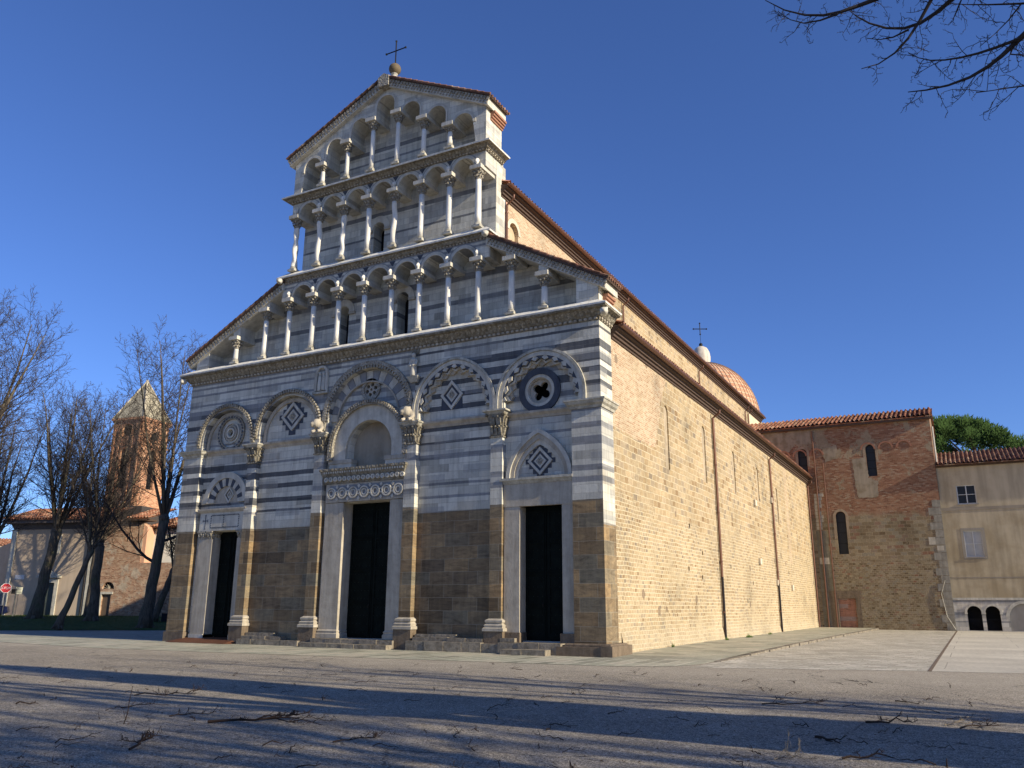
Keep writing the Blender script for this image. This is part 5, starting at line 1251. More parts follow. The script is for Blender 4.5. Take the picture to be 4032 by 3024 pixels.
MB().plate(lambda u, v, d: tuple(P0 + T_ * (-8.9 - d) + N_ * u + Vector((0, 0, v))), [(0, 0), (9, 0), (9, 8.2), (0, 8.2)], (), 0, .2).build('side_wall', cr, chapel)
m = MB(); fbox(m, FC, -.55, .22, -.08, .1, 0, 8.2); m.build('corner_pilaster', M['marble'], chapel)
m = MB(); fbox(m, FC, -8.95, -8.6, -.06, .1, 0, 8.2); m.build('corner_pilaster', M['marble'], chapel)
m = MB(); fbox(m, FC, -5.35, -5.0, -.1, .1, .2, 3.7); fbox(m, FC, -3.75, -3.4, -.1, .1, .2, 3.7); fbox(m, FC, -5.0, -3.75, -.099, .1, 3.4, 3.7); dfr = m.build('door_frame', M['marble'], chapel)
m = MB(); fbox(m, FC, -5.6, -3.15, -.3, .1, 3.85, 3.98); m.plate(FC, [(-5.65, 4.0), (-3.1, 4.0), (-4.37, 4.55)], (), -.25, .1, True); m.build('pediment', M['marble'], dfr)
MB().plate(FC, dr, (), .2, .25).build('door', simple('grey_green_door', (.07, .085, .075), .6, 0, .3, 1.5), chapel)
wq = MB().plate(FC, wd, (), .15, .2).build('window', M['glass'], chapel)
MB().ring(FC, [*wd, wd[0]], [(-4.85, 6.0), (-3.7, 6.0), (-3.7, 7.7), (-4.85, 7.7), (-4.85, 6.0)], -.06, .02).build('window_surround', M['marble'], wq)
m = MB(); m.plate(FC, [(-8.9, 8.2), (.25, 8.2), (.35, 9.0), (-9.5, 9.0)], (), -.05, .3)
fbox(m, FC, -9.6, .35, -.75, .3, 8.72, 9.02); m.build('eave', simple('dark_eave', (.10, .085, .08), .8), chapel)
tiled(chapel, FC(-9.8, 9.05, -.9), T_, N_ * 4.6 + Vector((0, 0, 1.5)), 10.4, 5.0, M['tile'], .30, .42, 'roof', .08)
m = MB(); fbox(m, FC, -6.2, .2, 5.5, 9, 8, 10.9); m.build('rear_block', simple('dark_rear_roof', (.06, .05, .045), .9), chapel)
m = MB(); fbox(m, FC, -8.02, -7.05, -.04, 0, 3.7, 4.1); m.build('plaque', simple('white_plaque', (.62, .62, .62), .5), chapel)
pl_ = m
m = MB(); m.tube([FC(-.75, 8.3, -.12), FC(-.75, .2, -.12)], .06, 6); m.build('downpipe', M['iron'], chapel)
m = MB(); m.tube([FC(-8.45, 8.3, -.12), FC(-8.45, .3, -.12)], .06, 6); m.build('downpipe', M['marble'], chapel)
# brick house right of the chapel
bh_m = NT('old_brick_house', .9, .1)
hh = bh_m.math('ADD', bh_m.x, bh_m.math('MULTIPLY', bh_m.y, .3)); rb_, mb_ = bh_m.brick(bh_m.comb(hh, bh_m.z), .30, .10, .014)
c = bh_m.mix(mb_, bh_m.ramp(rb_, [(0, (.26, .12, .07)), (.5, (.42, .23, .14)), (1, (.52, .36, .24))]), (.44, .34, .25))
c = bh_m.mix(bh_m.smooth(bh_m.noise(.7, 6, .75), .52, .62), c, (.46, .38, .29)); c = bh_m.mix(1.0, c, bh_m.ramp(bh_m.noise(2.5, 5, .7), [(.3, .6), (.7, 1.15)]), 'MULTIPLY'); bh_m.bump(bh_m.noise(6, 5, .8), .6, .06); bh_m.color(c)
bh = empty('brick_house', P0 + T_ * 3.5, 'rough brown brick house with fan-topped door and white upper wall, beside the pale chapel', 'house')
d2 = [(1.15, .25), (2.05, .25), (2.05, 2.40), (1.15, 2.40)]; fan = arc(1.68, 2.88, .60, 12); sl = [(2.9, 7.0), (3.06, 7.0), (3.06, 7.7), (2.9, 7.7)]
MB().plate(FC, [(.22, 0), (9.5, 0), (9.5, 5.14), (4.55, 5.14), (4.55, 8.7), (3.0, 9.0), (.22, 9.0)], [d2, fan, sl], .05, .5).build('wall', bh_m.m, bh)
MB().plate(FC, [(4.8, 5.1), (9.5, 5.1), (9.5, 8.3), (4.8, 8.3)], (), 1.2, 1.5).build('white_upper_wall', plaster('white_upper', (.72, .70, .62), .1), bh)
MB().plate(FC, [(4.4, 5.1), (4.9, 5.1), (4.9, 8.3), (4.4, 8.6)], (), .1, 1.2, True).build('corner_strip', plaster('salmon_strip', (.62, .36, .24), .2), bh)
MB().plate(FC, d2, (), .2, .3).build('door', simple('brown_door', (.12, .085, .06), .6, 0, .3, 2), bh)
m = MB(); fbox(m, FC, 1.0, 2.25, -.03, .1, 2.42, 2.62); fbox(m, FC, 1.0, 1.15, -.02, .1, .25, 2.42); m.build('door_frame', M['marble'], bh)
fn = MB().plate(FC, fan, (), .25, .3).build('fanlight', M['void'], bh); m = MB()
for i in range(7): a = PI * (i + .5) / 7; m.tube([FC(1.68, 2.88, .2), FC(1.68 + .58 * math.cos(a), 2.88 + .58 * math.sin(a), .2)], .018, 3)
m.build('fan_bars', M['warm'], fn)
m = MB(); fbox(m, FC, .1, 9.6, 1.0, 1.1, 8.2, 8.4); fbox(m, FC, 2.9, 5.0, -.35, 1.2, 8.85, 9.02); m.build('eave', M['eavewood'], bh)
tiled(bh, FC(2.9, 9.05, -.4), T_, N_ * 4.6 + Vector((0, 0, 1.4)), 2.4, 4.6, M['tile'], .30, .42, 'roof', .08)
tiled(bh, FC(4.6, 8.35, .7), T_, N_ * 4.6 + Vector((0, 0, 1.4)), 6.0, 4.6, M['tile'], .30, .42, 'roof', .08)
m = MB(); fbox(m, FC, 6.0, 8.0, 4, 6, 8.5, 10.9); m.build('chimney_block', M['warm'], bh)
m = MB(); fbox(m, FC, .3, 9.4, 1.55, 6, 0, 8.2); m.build('core', M['void'], bh)
# bell tower
PT = Vector((-67.858, 35.702, 0)) + T_ * -2.8
T_o, N_o = T_, N_; tha = math.radians(9.0); T_ = Vector((math.cos(tha), math.sin(tha), 0)); N_ = Vector((-math.sin(tha), math.cos(tha), 0))
FT2 = (lambda P, T, N: (lambda u, v, d: tuple(P + T * u + N * d + Vector((0, 0, v)))))(PT, T_, N_); BW = 4.2
tm = NT('tower_brick', .9, .1)
rb_, mb_ = tm.brick(tm.comb(tm.math('ADD', tm.x, tm.math('MULTIPLY', tm.y, 1.1)), tm.z), .34, .11, .012)
c = tm.mix(mb_, tm.ramp(rb_, [(0, (.38, .15, .08)), (.5, (.52, .25, .13)), (1, (.60, .34, .20))]), (.52, .36, .24)); c = tm.mix(1.0, c, tm.ramp(tm.noise(1.2, 5, .7), [(.3, .7), (.7, 1.12)]), 'MULTIPLY'); tm.bump(tm.noise(8, 4), .4, .04); tm.color(c)
tower = empty('bell_tower', PT, 'tall square brick bell tower with a pale pyramid roof behind the bare trees', 'bell tower')
FR2 = lambda u, v, d: tuple(PT + N_ * u - T_ * d + Vector((0, 0, v)))
hA = [arc(-BW / 2, 20.85, .75, 12, leg=20.2), arc(-BW / 2 - .1, 18.2, .55, 12, leg=14.2)]
MB().plate(FT2, [(-BW, 0), (0, 0), (0, 21.9), (-BW, 21.9)], hA, 0, .5).build('wall', tm.m, tower)
hB = [arc(BW / 2, 20.2, .62, 12, leg=19.9), arc(BW / 2, 18.2, .52, 12, leg=14.2)]
MB().plate(FR2, [(0, 0), (BW, 0), (BW, 21.9), (0, 21.9)], hB, 0, .5).build('wall', tm.m, tower)
m = MB(); fbox(m, FT2, -BW + .3, -.3, .5, BW - .3, 0, 22.2); m.build('dark_inside', M['void'], tower)
m = MB(); fbox(m, FT2, -BW - .01, -BW + .3, .0, BW, 0, 21.9); m.build('far_wall', tm.m, tower)
m = MB(); fbox(m, FT2, -BW - .22, .22, -.22, BW + .22, 22.05, 22.3); fbox(m, FT2, -BW - .1, .1, -.1, BW + .1, 21.85, 22.05); fbox(m, FT2, -BW - .1, .1, -.08, BW + .1, 19.1, 19.25); m.build('cornice', tm.m, tower)
m = MB()
for u in (-BW + .25, -BW / 2 - 1.05, -BW / 2 + .85, -.3): fbox(m, FT2, u - .14, u + .14, -.10, .05, 12.5, 21.0)
m.build('brick_pilasters', tm.m, tower)
ap = PT + T_ * (-BW / 2) + N_ * (BW / 2) + Vector((0, 0, 27.2)); cs_ = [Vector(FT2(-BW - .15, 22.3, -.15)), Vector(FT2(.15, 22.3, -.15)), Vector(FT2(.15, 22.3, BW + .15)), Vector(FT2(-BW - .15, 22.3, BW + .15))]
MB().add(cs_ + [ap], [(0, 1, 4), (1, 2, 4), (2, 3, 4), (3, 0, 4)]).build('pyramid_roof', plain_stone('roof_render', (.40, .36, .26), var=.5), tower)
m = MB()
for c_ in cs_: m.tube([c_, ap], [.09, .12], 6)
m.ball(ap, .2, 8, 6); m.build('roof_ridges', plain_stone('ridge_render', (.52, .46, .34)), tower)
m = MB(); m.tube([ap, ap + Vector((0, 0, 1.4))], .03, 4); m.tube([ap + Vector((-.3, -.1, 1.0)), ap + Vector((.3, .1, 1.0))], .03, 4); m.build('iron_cross', M['iron'], tower)
m = MB(); m.tube([Vector(FT2(-.35, 22.3, -.2)) , Vector(FT2(-.35, 6, -.1))], .05, 5); m.build('lightning_rod', M['iron'], tower)
T_, N_ = T_o, N_o
# yellow apartment house far left
YP = Vector((-109.6, 45.6, 0)); yt = Vector((.62, .78, 0)).normalized(); yn = Vector((-.78, .62, 0))
FY = lambda u, v, d: tuple(YP + yt * u + yn * d + Vector((0, 0, v)))
yel = empty('yellow_apartment_house', YP + yt * -4, 'yellow apartment house with dark shuttered windows at the far left edge', 'apartment house')
hs = []
for k in range(4):
    for j in range(3): u = -1.0 - k * 1.15 - (.5 if k > 1 else 0); hs.append([(u - .36, 1.0 + j * 2.75), (u + .36, 1.0 + j * 2.75), (u + .36, 2.6 + j * 2.75), (u - .36, 2.6 + j * 2.75)])
MB().plate(FY, [(-14, 0), (.2, 0), (.2, 9.2), (-14, 9.2)], hs, 0, .3).build('wall', plaster('yellow_plaster', (.72, .56, .22), .1), yel)
sh_m = simple('dark_shutter', (.035, .03, .025), .7)
for h_ in hs: MB().plate(FY, h_, (), .1, .12).build('window', sh_m, yel)
m = MB(); m.plate(FY, [(-14.2, 9.2), (.45, 9.2), (.45, 9.5), (-14.2, 9.5)], (), -.4, .3, True); m.build('eave', M['warm'], yel)
tiled(yel, FY(-14.2, 9.5, -.5), yt, yn * 4 + Vector((0, 0, 1.2)), 14.7, 4.2, M['tile'], .4, .6, 'roof', .1)
m = MB(); m.plate(FY, [(-14, 3.3), (.2, 3.3), (.2, 3.5), (-14, 3.5)], (), -.12, 0); m.build('string_course', M['marble'], yel)
m = MB(); G_ = Vector((-84.5, 29.6, 0)); m.add([G_ + Vector(p) for p in ((-4, 1, 0), (1.2, 1.5, 0), (1.2, 5, 0), (-4, 5, 0), (-4, 1, 7.4), (1.2, 1.5, 8.9), (1.2, 5, 8.9), (-4, 5, 7.4))], [(0, 3, 2, 1), (4, 5, 6, 7), (0, 1, 5, 4), (1, 2, 6, 5), (2, 3, 7, 6), (3, 0, 4, 7)])
tag(m.build('grey_house', plaster('grey_gable', (.17, .16, .16)), origin=G_), 'dark grey house gable between the yellow house and the chapel', 'house')
# signs
red = simple('sign_red', (.55, .02, .03), .4, 0, .05, 3, .5, 0); wht = simple('sign_white', (.8, .8, .8), .4, 0, .05, 3, .5, 0)
vdir = (Vector((10.44, -26.5, 0)) - Vector((-61.55, 16.8, 0))).normalized(); sr = Vector((-vdir.y, vdir.x, 0))
SP = Vector((-61.55, 16.8, .35))
FS = lambda P: (lambda u, v, d: tuple(P + sr * u - vdir * d + Vector((0, 0, v))))
ss = empty('stop_sign', SP, 'red octagonal stop sign on a thin pole at the left edge', 'road sign'); Fs = FS(SP)
oct_ = lambda r_: [(r_ * math.cos(PI / 8 + PI / 4 * i), 2.48 + r_ * math.sin(PI / 8 + PI / 4 * i)) for i in range(8)]
MB().plate(Fs, oct_(.42), (), 0, .02, True).build('sign_plate', wht, ss); MB().plate(Fs, oct_(.385), (), -.004, 0).build('red_face', red, ss)
m = MB(); m.tube([Fs(0, 0, .05), Fs(0, 2.8, .05)], .035, 6); m.build('pole', simple('grey_pole', (.15, .15, .15), .5, .5), ss)
def text(s_, size, mat, parent, P, right, up=Vector((0, 0, 1)), name='lettering'):
    cu = bpy.data.curves.new(name, 'FONT'); cu.body = s_; cu.size = size; cu.align_x = 'CENTER'; cu.align_y = 'CENTER'; cu.extrude = .002
    to = bpy.data.objects.new('tmp', cu); COL.objects.link(to)
    me = bpy.data.meshes.new_from_object(to.evaluated_get(bpy.context.evaluated_depsgraph_get())); bpy.data.objects.remove(to)
    me.materials.clear(); me.materials.append(mat); o = bpy.data.objects.new(name, me); COL.objects.link(o)
    q = parent; off = Vector((0, 0, 0))
    while q is not None: off += q.location; q = q.parent
    o.parent = parent; nn = right.cross(up)
    o.matrix_local = Matrix.Translation(Vector(P) - off) @ Matrix((right.to_4d()[:3] + (0,), (0,) * 4, (0,) * 4, (0, 0, 0, 1))) if False else Matrix.Translation(Vector(P) - off) @ Matrix(((right.x, up.x, nn.x, 0), (right.y, up.y, nn.y, 0), (right.z, up.z, nn.z, 0), (0, 0, 0, 1)))
    return o
text('STOP', .27, wht, ss, Fs(0, 2.48, -.012), sr)
S2 = Vector((-60.3, 16.95, .4)); Fq = FS(S2)
s2 = empty('bus_stop_sign', S2, 'small pale signboard with thin lines of text on a dark post, before the chapel wall', 'signboard')
MB().plate(Fq, [(-.05, 1.95), (.42, 1.95), (.46, 2.5), (-.05, 2.5)], (), -.05, -.03, True).build('board', simple('cream_board', (.52, .52, .40), .5), s2)
m = MB(); [m.plate(Fq, [(.0, 2.05 + .12 * i), (.38, 2.05 + .12 * i), (.38, 2.09 + .12 * i), (0, 2.09 + .12 * i)], (), -.055, -.051) for i in range(4)]; m.build('text_lines', simple('ink', (.12, .13, .12)), s2)
m = MB(); m.plate(Fq, [(-.35, 1.95), (-.06, 1.95), (-.06, 2.35), (-.35, 2.35)], (), -.04, .0, True); m.build('dark_box', M['iron'], s2)
m = MB(); m.tube([Fq(0, -.2, 0), Fq(0, 2.4, 0)], .07, 6); m.tube([Fq(.18, -.2, 0), Fq(.18, 2.0, 0)], .03, 6); m.build('post', simple('post_grey', (.10, .10, .10), .6), s2)
IB = Vector((-40.35, 15.7, 0)); Fi = FS(IB)
ib = empty('information_board', IB, 'low dark information board on the lawn beside the church corner', 'notice board')
MB().plate(Fi, [(-.2, .15), (.75, .15), (.75, .95), (-.2, .95)], (), 0, .05, True).build('panel', simple('board_dark', (.02, .025, .03), .4), ib)
m = MB(); [m.tube([Fi(u, -.05, .03), Fi(u, .95, .03)], .03, 5) for u in (-.15, .7)]; m.build('posts', M['iron'], ib)
# rusty ramp in front of the left door
rs = simple('rusty_steel', (.13, .055, .03), .7, .2, .4, 2)
rp = MB(); rp.add([(-20.3, -.62, .02), (-17.0, -.62, .02), (-17.0, .1, .19), (-20.15, .1, .19), (-20.9, -.3, .012), (-20.75, .1, .012), (-16.75, -.45, .012), (-16.75, -.14, .012)], [(0, 1, 2, 3), (4, 0, 3, 5), (1, 6, 7, 2)])
rp.add([(-20.15, .1, .19), (-17.0, .1, .19), (-17.3, .58, .22), (-19.9, .58, .22)], [(0, 1, 2, 3)]); rp.add([(-20.3, -.62, .02), (-17.0, -.62, .02), (-17.0, -.62, .0), (-20.3, -.62, .0)], [(0, 1, 2, 3)])
tag(rp.build('entrance_ramp', rs, origin=(-18.6, -.3, 0)), 'rust brown steel ramp on the ground before the left church door', 'ramp')
# parked car sliver at the left edge
cp = empty('parked_car', (-64.2, 16.4, .45), 'dark blue parked car cut off by the left edge of the photo', 'car')
bl = simple('car_blue', (.01, .015, .06), .25, .2, .05, 2, .6, 0)
m = MB(); CX = lambda x, y, z: (-64.2 + x * .6 + y * .8, 16.4 + x * .8 - y * .6, .45 + z)
prof = [(-2.1, .35), (-2.15, .75), (-1.9, .95), (-1.3, 1.0), (-.7, 1.42), (.7, 1.45), (1.4, 1.0), (2.1, .85), (2.2, .4), (1.9, .25), (-1.9, .25)]
m.plate(lambda u, v, d: CX(u, d, v), prof, (), -.82, .82, True); m.build('body', bl, cp)
m = MB(); m.plate(lambda u, v, d: CX(u, d, v), [(-1.15, 1.0), (-.62, 1.36), (.62, 1.38), (1.2, 1.0)], (), -.835, .835, True); m.build('windows', M['glass'], cp)
for u in (-1.35, 1.35):
    for d_ in (-.8, .8):
        m = MB(); m.tube([CX(u, d_ - .1, .3), CX(u, d_ + .1, .3)], .31, 14); m.build('wheel', M['iron'], cp)

# ================================================================== TREES
def grow(rng, segs, p, d, L, r, lev, maxlev, P):
    """appends (level, points, radii)"""
    n = P['n'][lev]; pts = [p.copy()]; rad = [r]; dd = d.copy()
    for i in range(n):
        dd = dd + Vector((rng.gauss(0, 1), rng.gauss(0, 1), rng.gauss(0, 1))) * P['wig'][lev] + Vector((0, 0, P['up'][lev])); dd.normalize()
        p = p + dd * (L / n); pts.append(p.copy()); rad.append(r * (1 - (1 - P['taper'][lev]) * (i + 1) / n))
    segs.append((lev, pts, rad))
    if lev >= maxlev: return
    k = P['kids'][lev]; f0 = P['start'][lev]
    for j in range(k):
        f = f0 + (1 - f0) * (j + rng.random() * .8) / k; f = min(f, .999); i = int(f * n); t_ = f * n - i
        q = pts[i].lerp(pts[i + 1], t_); dq = (pts[i + 1] - pts[i]).normalized()
        ax = dq.orthogonal().normalized(); ax.rotate(Matrix.Rotation(j * 2.4 + rng.uniform(-.6, .6), 3, dq))
        an_ = math.radians(P['ang'][lev] + rng.uniform(-10, 12)); nd = dq * math.cos(an_) + ax * math.sin(an_)
        ll = L * P['len'][lev] * (1.15 - .55 * (f - f0) / (1 - f0 + 1e-6)) * rng.uniform(.75, 1.2)
        rr_ = max(P['rmin'], rad[i] * P['rk'][lev])
        grow(rng, segs, q, nd, ll, rr_, lev + 1, maxlev, P)
def tree(name, base, height, fork, tr, seed, label, spread=.42, limbs=6, group='bare winter trees', lean=(0, 0), dens=1.0, lowlimb=False, maxlev=3, rmin=.0115):
    rng = random.Random(seed); B = Vector(base); segs = []
    root = empty(name, base, label, 'tree', group)
    top = B + Vector((lean[0], lean[1], fork)); tp = []; rd = []
    for i in range(9):
        f = i / 8; tp.append(B.lerp(top, f) + Vector((rng.gauss(0, .03), rng.gauss(0, .03), -.15 if i == 0 else 0))); rd.append(tr * (1.35 if i == 0 else 1.1 if i == 1 else 1 - .25 * f))
    rd[-1] = rd[-2] * 1.15
    tm_ = MB(); tm_.tube(tp, rd, 12); tm_.ball(top, rd[-1] * 1.02, 12, 8)
    for i in range(5): a = i * 1.26 + rng.random(); tm_.tube([B + Vector((0, 0, .5)), B + Vector((math.cos(a) * tr * 1.2, math.sin(a) * tr * 1.2, .05)), B + Vector((math.cos(a) * tr * 1.9, math.sin(a) * tr * 1.9, -.1))], [tr * .5, tr * .38, tr * .15], 6)
    P = dict(n=[8, 7, 6, 3], wig=[.035, .07, .09, .14], up=[.05, .07, .06, .04], taper=[.13, .25, .4, .5], kids=[int(22 * dens), int(10 * dens), 5], start=[.10, .10, .12],
             ang=[46, 40, 38], len=[.27, .42, .42], rk=[.30, .45, .6], rmin=rmin)
    H = height - fork
    for j in range(limbs):
        a = 2 * PI * j / limbs + rng.uniform(-.4, .4); sp = spread * rng.uniform(.6, 1.25) * (0.35 if j == 0 else 1)
        d = Vector((math.cos(a) * sp, math.sin(a) * sp, 1)).normalized()
        grow(rng, segs, top - Vector((0, 0, rng.uniform(0, .4))), d, H * rng.uniform(.84, 1.0), tr * rng.uniform(.30, .42), 0, maxlev, P)
    if lowlimb:
        for a in lowlimb:
            d = Vector((math.cos(a), math.sin(a), .45)).normalized()
            grow(rng, segs, B.lerp(top, rng.uniform(.55, .85)), d, H * .45, tr * .3, 1, maxlev, P)
    cr_ = MB(); sides = [7, 5, 3, 3]
    for lev, pts, rad in segs:
        if lev == 0: tm_.tube(pts, rad, sides[0])
        else: cr_.tube(pts, rad, sides[lev], cap=False)
    tm_.build('trunk', M['bark'], root, smooth=True); cr_.build('crown', M['twig'], root)
    return root
tree('bare_tree', (-50.2, 12.4, .5), 18.5, 6.3, .43, 11, 'thick leaning bare lime tree with a burl on its trunk, before the chapel door', .36, 7, lean=(.35, .5), dens=1.0)
tree('bare_tree', (-44.75, 13.2, .45), 16.0, 5.2, .36, 12, 'bare tree standing before the chapel corner and the brick house, left of the bell tower', .36, 6, lean=(-.3, .0), dens=1.0)
tree('bare_tree', (-38.7, 6.6, .2), 9.8, 4.6, .20, 13, 'slim dark young bare tree leaning to the right in front of the chapel', .45, 5, lean=(.9, .9), dens=.8, maxlev=2)
tree('bare_tree', (-36.4, 11.0, .1), 20.6, 7.0, .37, 14, 'dark heavy bare tree just left of the church front, before the bell tower', .30, 6, lean=(.2, .35), dens=.95, lowlimb=(3.4, .6))
tree('bare_tree', (-40.9, 15.2, .35), 8.5, 3.6, .26, 15, 'shorter bare tree tucked behind the heavy dark trunk by the church corner', .35, 4, lean=(.6, .8), dens=.7)
tree('bare_tree', (-43.6, 1.2, .0), 21.3, 6.6, .50, 16, 'tallest bare tree with its trunk cut by the left edge of the photo', .44, 8, lean=(.2, .3), dens=1.1)
tree('bare_tree', (-58.0, 13.0, .55), 16.5, 5.5, .42, 17, 'bare tree at the far left edge behind the tallest one', .30, 6, dens=.9)
tree('bare_tree', (-55.5, 20.5, .5), 17.0, 5.5, .36, 18, 'rear bare tree close to the chapel front wall', .36, 6, dens=.9)
tree('bare_tree', (-31.5, 16.5, .15), 19.5, 6.5, .34, 19, 'bare tree half hidden behind the left edge of the church', .28, 4, dens=.9)
# park trees to the right of the photographer whose shadows cross the ground
def park(base, h, fork, tr, seed, lab, **k): tree('park_tree', base, h, fork, tr, seed, lab, group='park trees right of the frame', maxlev=2, rmin=.02, **k)
park((27, -12.4, 0), 17, 5.5, .40, 31, 'bare park tree right of the frame, nearest to the church corner', spread=.30, limbs=5, dens=.6)
park((40, -14.0, 0), 18, 6, .50, 32, 'bare park tree right of the frame, second row', spread=.30, limbs=5, dens=.6)
park((23, -20.3, 0), 16, 5, .42, 33, 'bare park tree right of the frame, beside the photographer', spread=.35, limbs=6, dens=.8)
park((50, -21.4, 0), 20, 6, .60, 34, 'bare park tree right of the frame, farther along the square', spread=.30, limbs=6, dens=.7)
park((29, -23.6, 0), 17, 5.5, .45, 36, 'bare park tree right of the frame, behind the photographer', spread=.35, limbs=6, dens=.8)
park((36, -19.9, 0), 18, 5.5, .50, 37, 'bare park tree right of the frame, between the rows', spread=.35, limbs=6, dens=.8)
# dense cypress whose long solid shadow crosses the square
cyp = empty('cypress', (25, -15.5, 0), 'tall dense cypress right of the frame that throws the widest shadow band', 'tree', 'park trees right of the frame')
MB().tube([(25, -15.5, 0), (25, -15.5, 9), (25, -15.5, 16)], [.3, .2, .05], 8).build('trunk', M['bark'], cyp)
rng = random.Random(3); m = MB()
for i in range(16000):
    f = rng.random() ** .8; z = .5 + 16.6 * f; R_ = 1.75 * min(1, (f + .05) * 8) * (1 - f) ** .62 * (1 + .12 * math.sin(z * 2.1) + .1 * math.sin(z * .9 + 1)); a = rng.random() * 6.28; q_ = R_ * rng.random() ** .4
    c_ = Vector((25 + q_ * math.cos(a), -15.5 + q_ * math.sin(a), z)); w_ = Vector((rng.gauss(0, .1), rng.gauss(0, .1), 0)); m.add([c_ - w_, c_ + w_, c_ + Vector((.1 * math.cos(a), .1 * math.sin(a), .4))], [(0, 1, 2)])
m.build('crown', simple('cypress_green', (.03, .06, .02), .9, 0, .4, 3, .1), cyp)

# overhanging branches at the top right
BR = {'A':([(10.47,-17.0,8.73),(10.31,-16.88,8.78),(10.08,-16.77,8.86),(9.85,-17.02,8.64),(9.71,-16.91,8.75),(9.44,-16.81,8.91),(9.24,-17.08,8.86),(9.01,-16.99,9.19)],.045),
'A2':([(9.85,-17.02,8.64),(9.64,-16.91,8.69),(9.4,-16.82,8.79),(9.31,-17.07,8.7),(9.15,-16.97,8.98)],.02),
'B':([(10.94,-17.51,8.26),(10.85,-17.39,8.21),(10.7,-17.26,8.02),(10.57,-17.5,7.71),(10.43,-17.38,7.64),(10.22,-17.26,7.61),(10.06,-17.51,7.48)],.034),
'B2':([(11.2,-16.93,8.52),(11.07,-16.8,8.53),(10.91,-16.67,8.5),(10.71,-16.9,8.25),(10.56,-16.78,8.32),(10.35,-16.66,8.49),(10.17,-16.9,8.45),(10.01,-16.79,8.74),(9.97,-16.67,8.89)],.042),
'B3':([(10.58,-16.95,8.19),(10.41,-16.83,8.21),(10.26,-16.71,8.32),(10.13,-16.95,8.24)],.018),
'C':([(11.7,-17.99,7.17),(11.58,-17.85,7.14),(11.48,-17.72,7.14),(11.36,-17.95,6.91),(11.25,-17.82,6.91),(11.07,-17.68,6.91),(10.87,-17.91,6.75),(10.63,-17.78,6.84),(10.49,-17.66,6.95)],.046),
'C2':([(11.5,-17.86,7.1),(11.33,-17.72,7.16),(11.19,-17.59,7.23),(11.0,-17.82,7.09),(10.87,-17.69,7.19),(10.73,-17.56,7.32),(10.63,-17.8,7.22),(10.54,-17.68,7.41)],.024),
'D':([(11.99,-16.82,8.13),(11.78,-16.67,8.29),(11.41,-16.51,8.54),(11.2,-16.73,8.46),(11.06,-16.6,8.63)],.022),
'D2':([(11.74,-16.79,8.22),(11.62,-16.65,8.14),(11.46,-16.51,8.1),(11.29,-16.74,7.86)],.014),
'E':([(11.62,-18.38,6.25),(11.45,-18.24,6.35),(11.33,-18.11,6.46),(11.18,-18.33,6.33),(11.07,-18.2,6.43)],.014),
'F':([(11.22,-16.83,8.55),(11.17,-16.71,8.56),(11.07,-16.58,8.41)],.016),
'G':([(11.48,-17.66,7.14),(11.4,-17.53,7.17),(11.6,-17.43,7.16),(11.77,-17.7,6.95)],.016)}
ob_root = empty('overhanging_tree', (15.6, -16.2, 0), 'bare tree whose thin dark branches reach into the top right corner of the photo', 'tree')
tk = MB(); B0 = Vector((15.6, -16.2, 0)); F0 = B0 + Vector((-.2, -.1, 5.2))
tk.tube([B0 - Vector((0, 0, .2)), B0 + Vector((0, 0, 1)), B0 + Vector((-.05, 0, 3)), F0], [.42, .32, .29, .30], 12)
def limb(a, b, r0, r1, sag=.4):
    a, b = Vector(a), Vector(b); pts = [a.lerp(b, i / 8) + Vector((0, 0, sag * math.sin(PI * i / 8))) for i in range(9)]; tk.tube(pts, [r0 + (r1 - r0) * i / 8 for i in range(9)], 8)
ex = lambda k: Vector(BR[k][0][0])
limb(F0, ex('A'), .15, .045, .8); limb(F0, ex('B'), .12, .036, .5); limb(F0, ex('B2'), .13, .044, .6); limb(F0, ex('C'), .13, .048, .5); limb(F0, ex('D'), .10, .024, .6); limb(F0, ex('E'), .09, .016, .3); limb(F0, ex('F'), .05, .017, .7)
for a, sp in ((.3, .5), (1.5, .4), (2.6, .3), (4.2, .5), (5.4, .5)):
    tk.tube([F0, F0 + Vector((math.cos(a) * 1.5, math.sin(a) * 1.5, 2.5)), F0 + Vector((math.cos(a) * 3 * sp + 1.5, math.sin(a) * 3 * sp, 6)), F0 + Vector((math.cos(a) * 4 * sp + 2.5, math.sin(a) * 4 * sp, 9))], [.17, .12, .08, .03], 8)
tk.build('trunk', M['bark'], ob_root, smooth=True)
tb = MB(); rng = random.Random(5)
def twig(p, d, L, r, lev):
    pts = [p]; n = 5
    for i in range(n):
        d = (d + Vector((rng.gauss(0, .22), rng.gauss(0, .22), rng.gauss(0, .22)))).normalized(); p = p + d * (L / n); pts.append(p)
    tb.tube(pts, [r * (1 - .5 * i / n) for i in range(n + 1)], 4, cap=False)
    if lev > 0:
        for i in range(1, n + 1):
            if rng.random() < .9:
                s_ = d.cross(Vector((rng.gauss(0, 1), rng.gauss(0, 1), rng.gauss(0, 1)))).normalized()
                twig(pts[i], (d * .5 + s_).normalized(), L * (.28 if lev > 1 else .20), r * .7, lev - 1)
